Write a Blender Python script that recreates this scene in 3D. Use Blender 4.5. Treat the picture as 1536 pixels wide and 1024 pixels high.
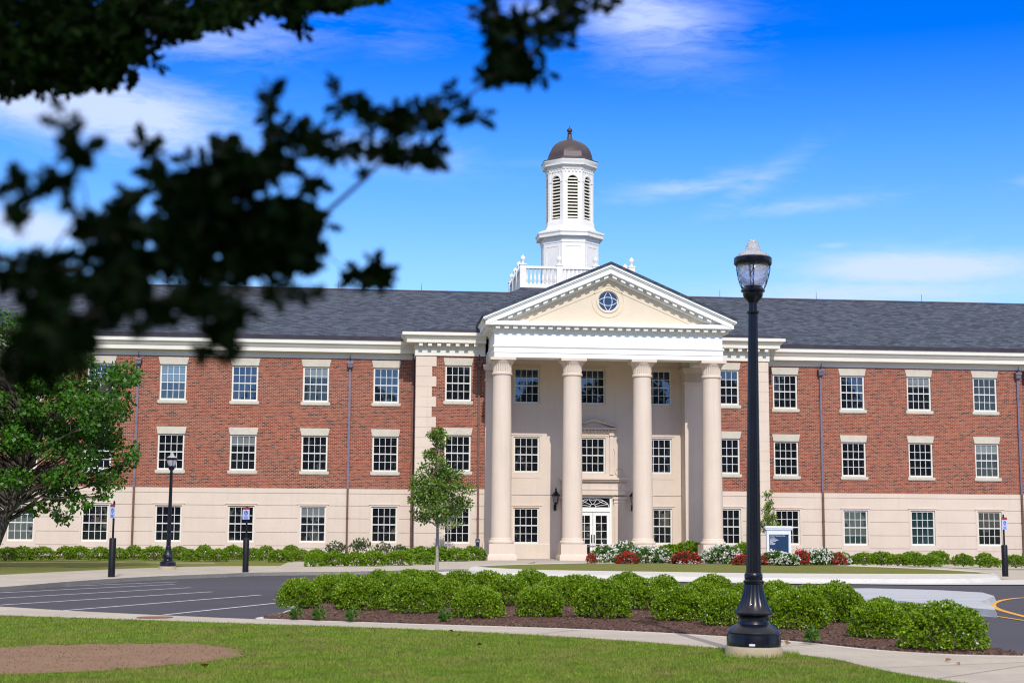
import bpy, bmesh, math, random
import numpy as np
from mathutils import Vector, Matrix
random.seed(7); RNG = np.random.default_rng(11)
S = bpy.context.scene
for o in list(bpy.data.objects): bpy.data.objects.remove(o)

# ------------------------------------------------------------------ camera
F_PX, YAW, PITCH, ROLL, EYE = 2232.6, .1013, .1261, .0060, 1.6
def cam_basis():
    cy, sy, cp, sp = math.cos(YAW), math.sin(YAW), math.cos(PITCH), math.sin(PITCH)
    f = Vector((sy*cp, cy*cp, sp)); r = Vector((cy, -sy, 0)); u = r.cross(f)
    cr, sr = math.cos(ROLL), math.sin(ROLL)
    return f, r*cr+u*sr, u*cr-r*sr
FWD, RT, UP = cam_basis()
cd = bpy.data.cameras.new('camera'); cam = bpy.data.objects.new('camera', cd)
S.collection.objects.link(cam); S.camera = cam
cam.matrix_world = Matrix(((RT.x, UP.x, -FWD.x, 0), (RT.y, UP.y, -FWD.y, 0), (RT.z, UP.z, -FWD.z, EYE), (0, 0, 0, 1)))
cd.sensor_width = 36; cd.lens = 36*F_PX/1536; cd.clip_end = 5000; cd.clip_start = .1
cd.dof.use_dof = True; cd.dof.focus_distance = 42; cd.dof.aperture_fstop = 2.7
def ray(x, y): return FWD + RT*((x-768)/F_PX) - UP*((y-512)/F_PX)
def G(x, y, z=.12):                      # point of the ground seen at a pixel of the photograph
    d = ray(x, y); t = (z-EYE)/d.z
    return (d.x*t, d.y*t)
def AT(x, y, depth):                     # point at a distance from the lens
    d = ray(x, y); return Vector((0, 0, EYE)) + d*depth

# ------------------------------------------------------------------ world and sun
SUN_EL, SUN_AZ = math.radians(38), math.radians(2.0)      # sun behind the camera, a touch to the right
W = bpy.data.worlds.new('World'); S.world = W; W.use_nodes = True
nt = W.node_tree; nt.nodes.clear()
def N(t, typ, **k):
    n = t.nodes.new(typ)
    for a, b in k.items(): setattr(n, a, b)
    return n
def L(t, a, b): t.links.new(a, b)
def mth(t, op, a, b=None, c=None, clamp=False):
    n = t.nodes.new('ShaderNodeMath'); n.operation = op; n.use_clamp = clamp
    for i, v in enumerate((a, b, c)):
        if v is None: continue
        if isinstance(v, (int, float)): n.inputs[i].default_value = v
        else: L(t, v, n.inputs[i])
    return n.outputs[0]
def mixc(t, f, a, b, mode='MIX'):
    n = t.nodes.new('ShaderNodeMix'); n.data_type = 'RGBA'; n.blend_type = mode; n.clamp_factor = True
    for i, v in ((0, f), (6, a), (7, b)):
        if isinstance(v, (int, float)): n.inputs[i].default_value = v
        elif isinstance(v, tuple): n.inputs[i].default_value = (*v, 1)
        else: L(t, v, n.inputs[i])
    return n.outputs[2]
out = N(nt, 'ShaderNodeOutputWorld'); bg = N(nt, 'ShaderNodeBackground'); L(nt, bg.outputs[0], out.inputs[0])
sky = N(nt, 'ShaderNodeTexSky', sky_type='NISHITA'); sky.sun_disc = False
sky.sun_elevation = SUN_EL; sky.sun_rotation = math.radians(180)-SUN_AZ
sky.air_density = 1.0; sky.dust_density = .25; sky.ozone_density = 3.0; sky.altitude = 100
bg.inputs[1].default_value = .15
tc = N(nt, 'ShaderNodeTexCoord'); sep = N(nt, 'ShaderNodeSeparateXYZ'); L(nt, tc.outputs['Generated'], sep.inputs[0])
az = mth(nt, 'ARCTAN2', sep.outputs[0], sep.outputs[1]); el = mth(nt, 'ARCSINE', sep.outputs[2])
# sky tint by elevation: paler low, deeper higher, brightened above the frame for added fill
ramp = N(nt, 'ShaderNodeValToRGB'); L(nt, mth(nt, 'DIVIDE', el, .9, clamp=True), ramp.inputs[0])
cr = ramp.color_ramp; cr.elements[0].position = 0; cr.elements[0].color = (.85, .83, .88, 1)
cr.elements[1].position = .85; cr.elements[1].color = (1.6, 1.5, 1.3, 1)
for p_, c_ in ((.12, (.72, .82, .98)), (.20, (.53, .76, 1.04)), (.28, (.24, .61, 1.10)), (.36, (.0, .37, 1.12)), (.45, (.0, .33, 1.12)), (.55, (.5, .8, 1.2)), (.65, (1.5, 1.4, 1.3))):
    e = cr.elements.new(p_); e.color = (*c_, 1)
base = mixc(nt, 1.0, sky.outputs[0], ramp.outputs[0], 'MULTIPLY')
comb = N(nt, 'ShaderNodeCombineXYZ')
L(nt, mth(nt, 'MULTIPLY', az, 5.0), comb.inputs[0]); L(nt, mth(nt, 'MULTIPLY', el, 20.0), comb.inputs[1])
nz = N(nt, 'ShaderNodeTexNoise'); nz.inputs['Scale'].default_value = 1.5; nz.inputs['Detail'].default_value = 9
nz.inputs['Roughness'].default_value = .60; nz.inputs['Distortion'].default_value = 1.0; L(nt, comb.outputs[0], nz.inputs['Vector'])
nz2 = N(nt, 'ShaderNodeTexNoise'); nz2.inputs['Scale'].default_value = 6; nz2.inputs['Detail'].default_value = 7
nz2.inputs['Roughness'].default_value = .62; nz2.inputs['Distortion'].default_value = 1.6; L(nt, comb.outputs[0], nz2.inputs['Vector'])
def cloud(px, py, rx, ry, tilt=0.0):
    a0, e0 = YAW+(px-768)/F_PX, (796-py)/F_PX
    da = mth(nt, 'SUBTRACT', az, a0); de = mth(nt, 'SUBTRACT', el, e0)
    de = mth(nt, 'SUBTRACT', de, mth(nt, 'MULTIPLY', da, tilt))
    a = mth(nt, 'POWER', mth(nt, 'ABSOLUTE', mth(nt, 'DIVIDE', da, rx/F_PX)), 2.0)
    b = mth(nt, 'POWER', mth(nt, 'ABSOLUTE', mth(nt, 'DIVIDE', de, ry/F_PX)), 2.0)
    return mth(nt, 'EXPONENT', mth(nt, 'MULTIPLY', mth(nt, 'ADD', a, b), -1.0))
total = None
for c in [(110, 190, 290, 62, 1.0, -.12), (40, 372, 110, 34, .95, 0), (960, 30, 150, 75, .72, -.2), (1060, 45, 110, 70, .28, .3), (1370, 415, 190, 30, 1.0, -.02),
          (1290, 450, 270, 28, .72, 0), (1040, 285, 140, 20, .55, .12), (1130, 285, 100, 26, .42, .5), (1190, 320, 160, 14, .50, .08), (330, 75, 180, 50, .48, .1),
          (560, 235, 170, 30, .55, -.1), (1545, 302, 60, 14, .45, 0), (800, 30, 100, 30, .5, 0), (600, 70, 90, 40, .2, 0), (1250, 378, 30, 6, .5, 0), (720, 250, 150, 14, .22, 0)]:
    g = mth(nt, 'MULTIPLY', cloud(c[0], c[1], c[2], c[3], c[5]), c[4])
    total = g if total is None else mth(nt, 'MAXIMUM', total, g)
other = mth(nt, 'MULTIPLY', mth(nt, 'MULTIPLY', mth(nt, 'GREATER_THAN', mth(nt, 'ABSOLUTE', az), .8), .5), mth(nt, 'GREATER_THAN', el, .35))  # unseen cloud added high beside and behind the camera, as fill light
total = mth(nt, 'MAXIMUM', total, other)
wis = mth(nt, 'ADD', mth(nt, 'MULTIPLY', nz.outputs[0], .72), mth(nt, 'MULTIPLY', nz2.outputs[0], .34))
k = mth(nt, 'SUBTRACT', mth(nt, 'ADD', mth(nt, 'MULTIPLY', total, 1.35), mth(nt, 'MULTIPLY', wis, 3.0)), 1.62)
k = mth(nt, 'MULTIPLY', mth(nt, 'MULTIPLY', k, 1.0, clamp=True), mth(nt, 'MULTIPLY', total, 1.25, clamp=True))
fin = mixc(nt, mth(nt, 'MULTIPLY', k, .88), base, (3.9, 4.6, 6.3))
hi = mth(nt, 'MULTIPLY', mth(nt, 'SUBTRACT', el, .38), 4.0, clamp=True)     # added warm-white glow above the frame, lifts the shaded walls
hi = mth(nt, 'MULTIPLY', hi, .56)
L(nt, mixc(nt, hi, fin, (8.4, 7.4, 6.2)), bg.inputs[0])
sd = bpy.data.lights.new('sun', 'SUN'); sd.energy = 2.95; sd.angle = math.radians(.5); sd.color = (1, .955, .88)
sun = bpy.data.objects.new('sun', sd); S.collection.objects.link(sun)
sv = Vector((math.sin(SUN_AZ)*math.cos(SUN_EL), -math.cos(SUN_AZ)*math.cos(SUN_EL), math.sin(SUN_EL)))
sun.rotation_euler = sv.to_track_quat('Z', 'Y').to_euler()
S.view_settings.view_transform = 'Standard'; S.view_settings.look = 'None'
S.view_settings.exposure = .26; S.view_settings.gamma = 1
S.render.engine = 'CYCLES'; S.cycles.filter_width = 1.15

# ------------------------------------------------------------------ materials
def principled(name):
    m = bpy.data.materials.new(name); m.use_nodes = True; t = m.node_tree
    return m, t, t.nodes['Principled BSDF']
def pos(t, sx=1, sy=1, sz=1):
    g = N(t, 'ShaderNodeNewGeometry'); mp = N(t, 'ShaderNodeMapping'); mp.inputs['Scale'].default_value = (sx, sy, sz)
    L(t, g.outputs['Position'], mp.inputs[0]); return mp.outputs[0]
def noise(t, vec, scale, detail=4, rough=.55, dist=0):
    n = N(t, 'ShaderNodeTexNoise'); n.inputs['Scale'].default_value = scale; n.inputs['Detail'].default_value = detail
    n.inputs['Roughness'].default_value = rough; n.inputs['Distortion'].default_value = dist; L(t, vec, n.inputs['Vector']); return n.outputs[0]
def stretch(t, v, lo, hi):
    n = N(t, 'ShaderNodeMapRange'); n.inputs[1].default_value = lo; n.inputs[2].default_value = hi; L(t, v, n.inputs[0]); return n.outputs[0]
def bump(t, b, h, strength, dist=.01):
    n = N(t, 'ShaderNodeBump'); n.inputs['Strength'].default_value = strength; n.inputs['Distance'].default_value = dist
    L(t, h, n.inputs['Height']); L(t, n.outputs[0], b.inputs['Normal'])
def nm(name, c1, c2, scale=2, rough=.8, bs=0, bscale=40, sc=(1, 1, 1), spec=.3, metal=0, coat=0, fine=0, c3=None):
    m, t, b = principled(name); v = pos(t, *sc)
    c = mixc(t, stretch(t, noise(t, v, scale, 6), .3, .7), c1, c2)
    if fine: c = mixc(t, mth(t, 'MULTIPLY', stretch(t, noise(t, v, fine, 3), .35, .75), .6), c, c3 or tuple(x*.6 for x in c1))
    L(t, c, b.inputs['Base Color']); b.inputs['Roughness'].default_value = rough
    b.inputs['Specular IOR Level'].default_value = spec; b.inputs['Metallic'].default_value = metal; b.inputs['Coat Weight'].default_value = coat
    if bs: bump(t, b, noise(t, v, bscale, 5), bs)
    return m
def leafmat(name, c1, c2, c3, trans=.35, rough=.42, big=.6, spec=.5):
    m, t, b = principled(name); g = N(t, 'ShaderNodeNewGeometry')
    c = mixc(t, g.outputs['Random Per Island'], c1, c2)
    c = mixc(t, mth(t, 'MULTIPLY', stretch(t, noise(t, g.outputs['Position'], big, 3), .35, .7), .6), c, c3)
    L(t, c, b.inputs['Base Color']); b.inputs['Roughness'].default_value = rough; b.inputs['Specular IOR Level'].default_value = spec
    tr = N(t, 'ShaderNodeBsdfTranslucent'); L(t, c, tr.inputs[0]); mx = N(t, 'ShaderNodeMixShader'); mx.inputs[0].default_value = trans
    L(t, b.outputs[0], mx.inputs[1]); L(t, tr.outputs[0], mx.inputs[2]); L(t, mx.outputs[0], t.nodes['Material Output'].inputs[0])
    return m
M = {}
def mk_brick():
    m, t, b = principled('brick'); g = N(t, 'ShaderNodeNewGeometry'); s = N(t, 'ShaderNodeSeparateXYZ'); L(t, g.outputs['Position'], s.inputs[0])
    c = N(t, 'ShaderNodeCombineXYZ'); L(t, mth(t, 'ADD', s.outputs[0], s.outputs[1]), c.inputs[0]); L(t, s.outputs[2], c.inputs[1])
    def bt(mortar):
        n = N(t, 'ShaderNodeTexBrick'); L(t, c.outputs[0], n.inputs['Vector']); n.inputs['Scale'].default_value = 1
        n.inputs['Brick Width'].default_value = .215; n.inputs['Row Height'].default_value = .0775; n.inputs['Mortar Size'].default_value = .0098
        n.inputs['Mortar Smooth'].default_value = .2; n.inputs['Color1'].default_value = (0, 0, 0, 1); n.inputs['Color2'].default_value = (1, 1, 1, 1)
        n.inputs['Mortar'].default_value = (.5, .5, .5, 1); return n
    n = bt(0); r = N(t, 'ShaderNodeValToRGB'); r.color_ramp.interpolation = 'CONSTANT'; L(t, n.outputs[0], r.inputs[0])
    cols = [(0, (.05, .028, .026)), (.09, (.235, .047, .025)), (.32, (.315, .072, .036)), (.52, (.26, .054, .028)), (.72, (.35, .096, .048)), (.90, (.15, .038, .026))]
    e = r.color_ramp.elements; e[0].position = 0; e[0].color = (*cols[0][1], 1); e[1].position = cols[1][0]; e[1].color = (*cols[1][1], 1)
    for p, q in cols[2:]: x = e.new(p); x.color = (*q, 1)
    big = mixc(t, mth(t, 'MULTIPLY', stretch(t, noise(t, c.outputs[0], .35, 4), .3, .7), .30), r.outputs[0], (.16, .045, .036))
    col = mixc(t, n.outputs[1], big, (.40, .275, .205))
    L(t, col, b.inputs['Base Color']); b.inputs['Roughness'].default_value = .85; b.inputs['Specular IOR Level'].default_value = .2
    bump(t, b, mth(t, 'SUBTRACT', 1.0, n.outputs[1]), .6, .01); return m
M['brick'] = mk_brick()
def mk_roof():
    m, t, b = principled('shingle'); g = N(t, 'ShaderNodeNewGeometry'); s = N(t, 'ShaderNodeSeparateXYZ'); L(t, g.outputs['Position'], s.inputs[0])
    c = N(t, 'ShaderNodeCombineXYZ'); L(t, mth(t, 'ADD', s.outputs[0], mth(t, 'MULTIPLY', s.outputs[1], .37)), c.inputs[0]); L(t, mth(t, 'MULTIPLY', s.outputs[2], 2.3), c.inputs[1])
    n = N(t, 'ShaderNodeTexBrick'); L(t, c.outputs[0], n.inputs['Vector']); n.inputs['Scale'].default_value = 1
    n.inputs['Brick Width'].default_value = .34; n.inputs['Row Height'].default_value = .16; n.inputs['Mortar Size'].default_value = .012
    n.inputs['Color1'].default_value = (.020, .026, .041, 1); n.inputs['Color2'].default_value = (.095, .114, .158, 1); n.inputs['Mortar'].default_value = (.03, .034, .045, 1)
    v = N(t, 'ShaderNodeMapping'); v.inputs['Scale'].default_value = (1, 2.2, 1); L(t, c.outputs[0], v.inputs[0])
    col = mixc(t, mth(t, 'MULTIPLY', stretch(t, noise(t, v.outputs[0], 2.2, 7, .7), .3, .75), .65), n.outputs[0], (.036, .046, .068))
    L(t, col, b.inputs['Base Color']); b.inputs['Roughness'].default_value = .85; b.inputs['Specular IOR Level'].default_value = .25
    bump(t, b, noise(t, c.outputs[0], 9, 4), .5, .02); return m
M['roof'] = mk_roof()
def mk_stone():
    m, t, b = principled('cast_stone'); v = pos(t)
    c = mixc(t, stretch(t, noise(t, v, .7, 6), .3, .7), (.685, .575, .475), (.625, .52, .43))
    c = mixc(t, mth(t, 'MULTIPLY', stretch(t, noise(t, v, 14, 3), .35, .75), .5), c, (.585, .49, .41))
    c = mixc(t, mth(t, 'MULTIPLY', stretch(t, noise(t, pos(t, 2.2, 2.2, .16), 1.6, 5, .6), .52, .8), .45), c, (.50, .42, .35))
    L(t, c, b.inputs['Base Color']); b.inputs['Roughness'].default_value = .85; b.inputs['Specular IOR Level'].default_value = .25
    bump(t, b, noise(t, v, 60, 5), .15); return m
M['stone'] = mk_stone()
M['tymp'] = nm('stucco', (.70, .60, .46), (.66, .56, .43), 1.2, .85, .15, 60)
M['lintel'] = nm('limestone', (.58, .53, .44), (.50, .46, .38), 3, .85, .2, 40)
M['white'] = nm('white_trim', (.80, .80, .77), (.75, .75, .72), .7, .5, 0, spec=.35)
M['cream_trim'] = nm('cream_trim', (.74, .71, .63), (.69, .66, .58), .8, .55)
M['cupola'] = nm('cupola_paint', (.78, .76, .74), (.72, .70, .68), 1.5, .55)
M['frame'] = nm('window_frame', (.74, .71, .64), (.70, .67, .60), 3, .5)
M['muntin'] = nm('muntin', (.70, .70, .68), (.66, .66, .64), 3, .45)
M['copper'] = nm('copper', (.20, .105, .075), (.12, .07, .06), 3, .5, .1, 30, metal=.35, spec=.4)
M['copper_pat'] = nm('patina_copper', (.20, .175, .23), (.14, .12, .17), 2.5, .5, .1, 30, metal=.3, spec=.5)
M['dome'] = nm('dome_copper', (.075, .050, .052), (.045, .034, .040), 2.2, .5, .1, 20, metal=.2, spec=.5, fine=7, c3=(.05, .04, .055))
M['gutter'] = nm('gutter_metal', (.10, .085, .115), (.065, .06, .08), 2, .4, metal=.4)
M['black'] = nm('black_paint', (.004, .005, .012), (.007, .008, .018), 4, .30, .03, 60, spec=.35, coat=.12)
M['matte_black'] = nm('black_plastic', (.006, .006, .009), (.010, .010, .013), 4, .5, spec=.2)
M['dark'] = nm('dark_interior', (.01, .01, .012), (.015, .015, .016), 2, .9)
M['slat'] = nm('louver_paint', (.80, .75, .64), (.75, .70, .58), 2, .6)
M['concrete'] = nm('concrete', (.46, .42, .37), (.38, .35, .31), 1.3, .9, .2, 50, fine=25, c3=(.33, .30, .27))
M['walk'] = nm('walk_concrete', (.48, .425, .355), (.36, .32, .27), .9, .9, .25, 60, fine=9, c3=(.34, .30, .26))
M['dark_joint'] = nm('joint_dirt', (.16, .14, .11), (.10, .09, .07), 6, .95)
M['kerb'] = nm('kerb_concrete', (.60, .58, .55), (.50, .49, .47), 1.2, .85, .2, 50, fine=18, c3=(.42, .40, .38))
M['median'] = nm('median_concrete', (.44, .45, .47), (.34, .36, .40), .8, .8, .2, 40, sc=(.4, 2, 1))
M['footing'] = nm('footing', (.42, .36, .26), (.36, .33, .27), 3, .9, .3, 40, fine=14, c3=(.40, .27, .14))
M['paint_white'] = nm('road_paint', (.62, .63, .66), (.42, .42, .45), 6, .8)
M['paint_yellow'] = nm('yellow_paint', (.72, .38, .04), (.55, .28, .04), 5, .8)
M['paint_blue'] = nm('blue_paint', (.06, .12, .35), (.04, .07, .2), 8, .8)
M['rust'] = nm('rusty_iron', (.24, .10, .06), (.16, .08, .05), 12, .8, .3, 50)
M['bark'] = nm('bark', (.14, .11, .085), (.08, .065, .05), 12, .9, .5, 40, sc=(3, 3, .6))
M['bark_pale'] = nm('pale_bark', (.42, .38, .32), (.28, .25, .21), 14, .85, .4, 40, sc=(2, 2, 1))
M['bark_grey'] = nm('grey_bark', (.12, .10, .08), (.07, .06, .05), 6, .9, .4, 30, sc=(2, 2, .7))
M['shrub'] = leafmat('shrub_leaf', (.05, .14, .003), (.34, .50, .015), (.11, .22, .005), .22, .36, .9, .5)
M['shrub_far'] = leafmat('far_shrub_leaf', (.07, .17, .006), (.28, .42, .018), (.12, .24, .008), .22, .5, .9, .3)
M['rose'] = leafmat('rose_leaf', (.04, .12, .015), (.13, .26, .03), (.05, .13, .015), .25, .5, .9, .3)
M['scrub'] = leafmat('scrub_leaf', (.05, .09, .025), (.10, .16, .04), (.05, .08, .03), .2, .6, 1, .3)
M['petal_w'] = leafmat('white_petal', (.80, .80, .74), (.62, .64, .55), (.8, .78, .7), .2, .6)
M['petal_r'] = leafmat('red_petal', (.75, .012, .025), (.50, .010, .018), (.62, .02, .025), .2, .6)
M['red_leaf'] = leafmat('red_new_leaf', (.24, .05, .02), (.08, .11, .02), (.2, .03, .02), .2, .6)
M['maple'] = leafmat('maple_leaf', (.022, .095, .006), (.075, .20, .010), (.035, .12, .006), .24, .45, .45, .35)
M['young'] = leafmat('young_leaf', (.045, .12, .008), (.24, .36, .035), (.06, .13, .015), .25, .35, .8, .5)
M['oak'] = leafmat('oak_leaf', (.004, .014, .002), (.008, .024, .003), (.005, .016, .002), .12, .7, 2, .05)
M['far_leaf'] = leafmat('treeline_leaf', (.02, .055, .010), (.045, .10, .018), (.02, .05, .010), .2, .6, .2, .2)
def mk_blade():
    m = leafmat('grass_blade', (.08, .15, .012), (.28, .40, .040), (.14, .27, .018), .2, .6, .5, .2); t = m.node_tree; b = t.nodes['Principled BSDF']; old = b.inputs['Base Color'].links[0].from_socket
    v = pos(t); c = mixc(t, mth(t, 'MULTIPLY', stretch(t, noise(t, v, 1.1, 6, .7), .45, .66), .85), old, (.30, .25, .085)); c = mixc(t, mth(t, 'MULTIPLY', stretch(t, noise(t, v, 2.4, 5, .7), .5, .70), .65), c, (.045, .095, .010))
    L(t, c, b.inputs['Base Color']); return m
M['blade'] = mk_blade()
def mk_grass(name, a, b2, c3, sc=1.0):
    m, t, b = principled(name); v = pos(t)
    c = mixc(t, stretch(t, noise(t, v, .45*sc, 6, .65), .35, .68), a, b2)
    c = mixc(t, mth(t, 'MULTIPLY', stretch(t, noise(t, v, 1.6*sc, 5, .7), .45, .75), .7), c, c3)
    c = mixc(t, mth(t, 'MULTIPLY', stretch(t, noise(t, v, 55, 4, .7), .3, .7), .55), c, tuple(x*.45 for x in a))
    L(t, c, b.inputs['Base Color']); b.inputs['Roughness'].default_value = .95; b.inputs['Specular IOR Level'].default_value = .1
    bump(t, b, noise(t, v, 70, 4, .7), .9, .03); return m
M['lawn'] = mk_grass('lawn', (.10, .135, .022), (.15, .18, .035), (.22, .19, .07))
M['lawn_far'] = mk_grass('far_lawn', (.17, .20, .042), (.22, .225, .06), (.27, .22, .10), 1.2)
M['soil'] = nm('bare_soil', (.23, .135, .078), (.17, .100, .060), 1.6, .95, .9, 30, fine=45, c3=(.26, .17, .11))
def mk_mulch():
    m, t, b = principled('mulch'); v = pos(t, 1, 1, 1)
    vo = N(t, 'ShaderNodeTexVoronoi'); vo.inputs['Scale'].default_value = 22; L(t, v, vo.inputs['Vector'])
    r = N(t, 'ShaderNodeValToRGB'); L(t, vo.outputs['Color'], r.inputs[0])
    e = r.color_ramp.elements; e[0].color = (.05, .028, .022, 1); e[1].color = (.20, .13, .10, 1)
    x = e.new(.5); x.color = (.11, .060, .048, 1)
    L(t, r.outputs[0], b.inputs['Base Color']); b.inputs['Roughness'].default_value = .95; b.inputs['Specular IOR Level'].default_value = .1
    bump(t, b, vo.outputs['Distance'], 1.0, .04); return m
M['mulch'] = mk_mulch()
M['chip'] = leafmat('bark_chip', (.07, .038, .030), (.22, .145, .115), (.11, .065, .05), 0, .9, 3, .1)
M['clod'] = leafmat('soil_clod', (.17, .10, .06), (.27, .175, .11), (.20, .12, .075), 0, .95, 3, .05)
M['dry'] = leafmat('dry_leaf', (.30, .13, .05), (.16, .08, .04), (.22, .12, .06), .1, .8)
def mk_asphalt():
    m, t, b = principled('asphalt'); v = pos(t)
    c = mixc(t, stretch(t, noise(t, v, .16, 5, .6), .35, .7), (.050, .048, .060), (.070, .066, .084))
    c = mixc(t, mth(t, 'MULTIPLY', stretch(t, noise(t, v, 70, 3, .8), .35, .7), .5), c, (.10, .097, .11))
    sep2 = pos(t, .25, 3.5, 1)
    c = mixc(t, mth(t, 'MULTIPLY', stretch(t, noise(t, sep2, .8, 5, .6), .5, .8), .35), c, (.04, .038, .046))
    L(t, c, b.inputs['Base Color']); b.inputs['Roughness'].default_value = .85; b.inputs['Specular IOR Level'].default_value = .2
    bump(t, b, noise(t, v, 90, 3), .4, .01); return m
M['asphalt'] = mk_asphalt()
def mk_glass(name, tint, refl, wob, gt=(.80, .90, 1)):
    m, t, b = principled(name); b.inputs['Base Color'].default_value = (*tint, 1); b.inputs['Roughness'].default_value = .6
    b.inputs['Specular IOR Level'].default_value = 0
    gl = N(t, 'ShaderNodeBsdfGlossy'); gl.inputs['Roughness'].default_value = .015; gl.inputs[0].default_value = (*gt, 1)
    v = pos(t); bn = N(t, 'ShaderNodeBump'); bn.inputs['Strength'].default_value = wob; bn.inputs['Distance'].default_value = .01
    L(t, noise(t, v, .9, 1), bn.inputs['Height']); L(t, bn.outputs[0], gl.inputs['Normal'])
    fr = N(t, 'ShaderNodeFresnel'); fr.inputs[0].default_value = 1.45
    mx = N(t, 'ShaderNodeMixShader'); L(t, mth(t, 'ADD', fr.outputs[0], refl, clamp=True), mx.inputs[0])
    L(t, b.outputs[0], mx.inputs[1]); L(t, gl.outputs[0], mx.inputs[2]); L(t, mx.outputs[0], t.nodes['Material Output'].inputs[0]); return m
M['glass'] = mk_glass('window_glass', (.008, .009, .012), .03, .5)
M['glass_sky'] = mk_glass('coated_glass', (.009, .011, .017), .085, .4, (.48, .66, 1))
M['glass_blind'] = mk_glass('glass_over_blind', (.020, .042, .045), .04, .3)
M['glass_pale'] = mk_glass('glass_over_curtain', (.05, .07, .09), .08, .3, (.6, .75, 1))
M['glass_shade'] = mk_glass('glass_over_shade', (.02, .022, .025), .03, .4, (.7, .85, 1))
for mm_, zz_, cc_ in ((M['glass_shade'], -.52, (.17, .18, .18)), (M['glass_pale'], -.80, (.13, .17, .19))):
    t = mm_.node_tree; b = t.nodes['Principled BSDF']; q_ = N(t, 'ShaderNodeTexCoord'); s3 = N(t, 'ShaderNodeSeparateXYZ'); L(t, q_.outputs['Object'], s3.inputs[0])
    L(t, mixc(t, mth(t, 'GREATER_THAN', s3.outputs[2], zz_), (.012, .014, .018), cc_), b.inputs['Base Color'])
def mk_globe():
    m, t, b = principled('lamp_globe'); b.inputs['Base Color'].default_value = (.88, .90, .97, 1); b.inputs['Roughness'].default_value = .08
    b.inputs['Transmission Weight'].default_value = .72; b.inputs['IOR'].default_value = 1.3
    s = N(t, 'ShaderNodeSeparateXYZ'); L(t, pos(t), s.inputs[0])
    bump(t, b, mth(t, 'SINE', mth(t, 'MULTIPLY', s.outputs[2], 420)), .35, .004); return m
M['globe'] = mk_globe()
M['sconce_glass'] = nm('sconce_glass', (.30, .30, .32), (.2, .2, .22), 8, .15, spec=.6)
M['sign_white'] = nm('sign_white', (.66, .70, .80), (.60, .64, .76), 2, .4)
M['sign_navy'] = nm('sign_navy', (.012, .035, .085), (.018, .045, .10), 3, .3)
M['sign_ink'] = nm('sign_ink', (.72, .76, .88), (.68, .72, .84), 3, .5)
M['sign_red'] = nm('sign_red', (.30, .03, .04), (.24, .025, .03), 3, .5)
M['sign_blue'] = nm('sign_blue', (.03, .10, .50), (.03, .09, .42), 3, .4)
M['sign_lilac'] = nm('sign_plate', (.50, .56, .78), (.44, .50, .74), 3, .4)
M['navy_metal'] = nm('navy_metal', (.015, .02, .06), (.02, .025, .07), 3, .4)

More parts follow.
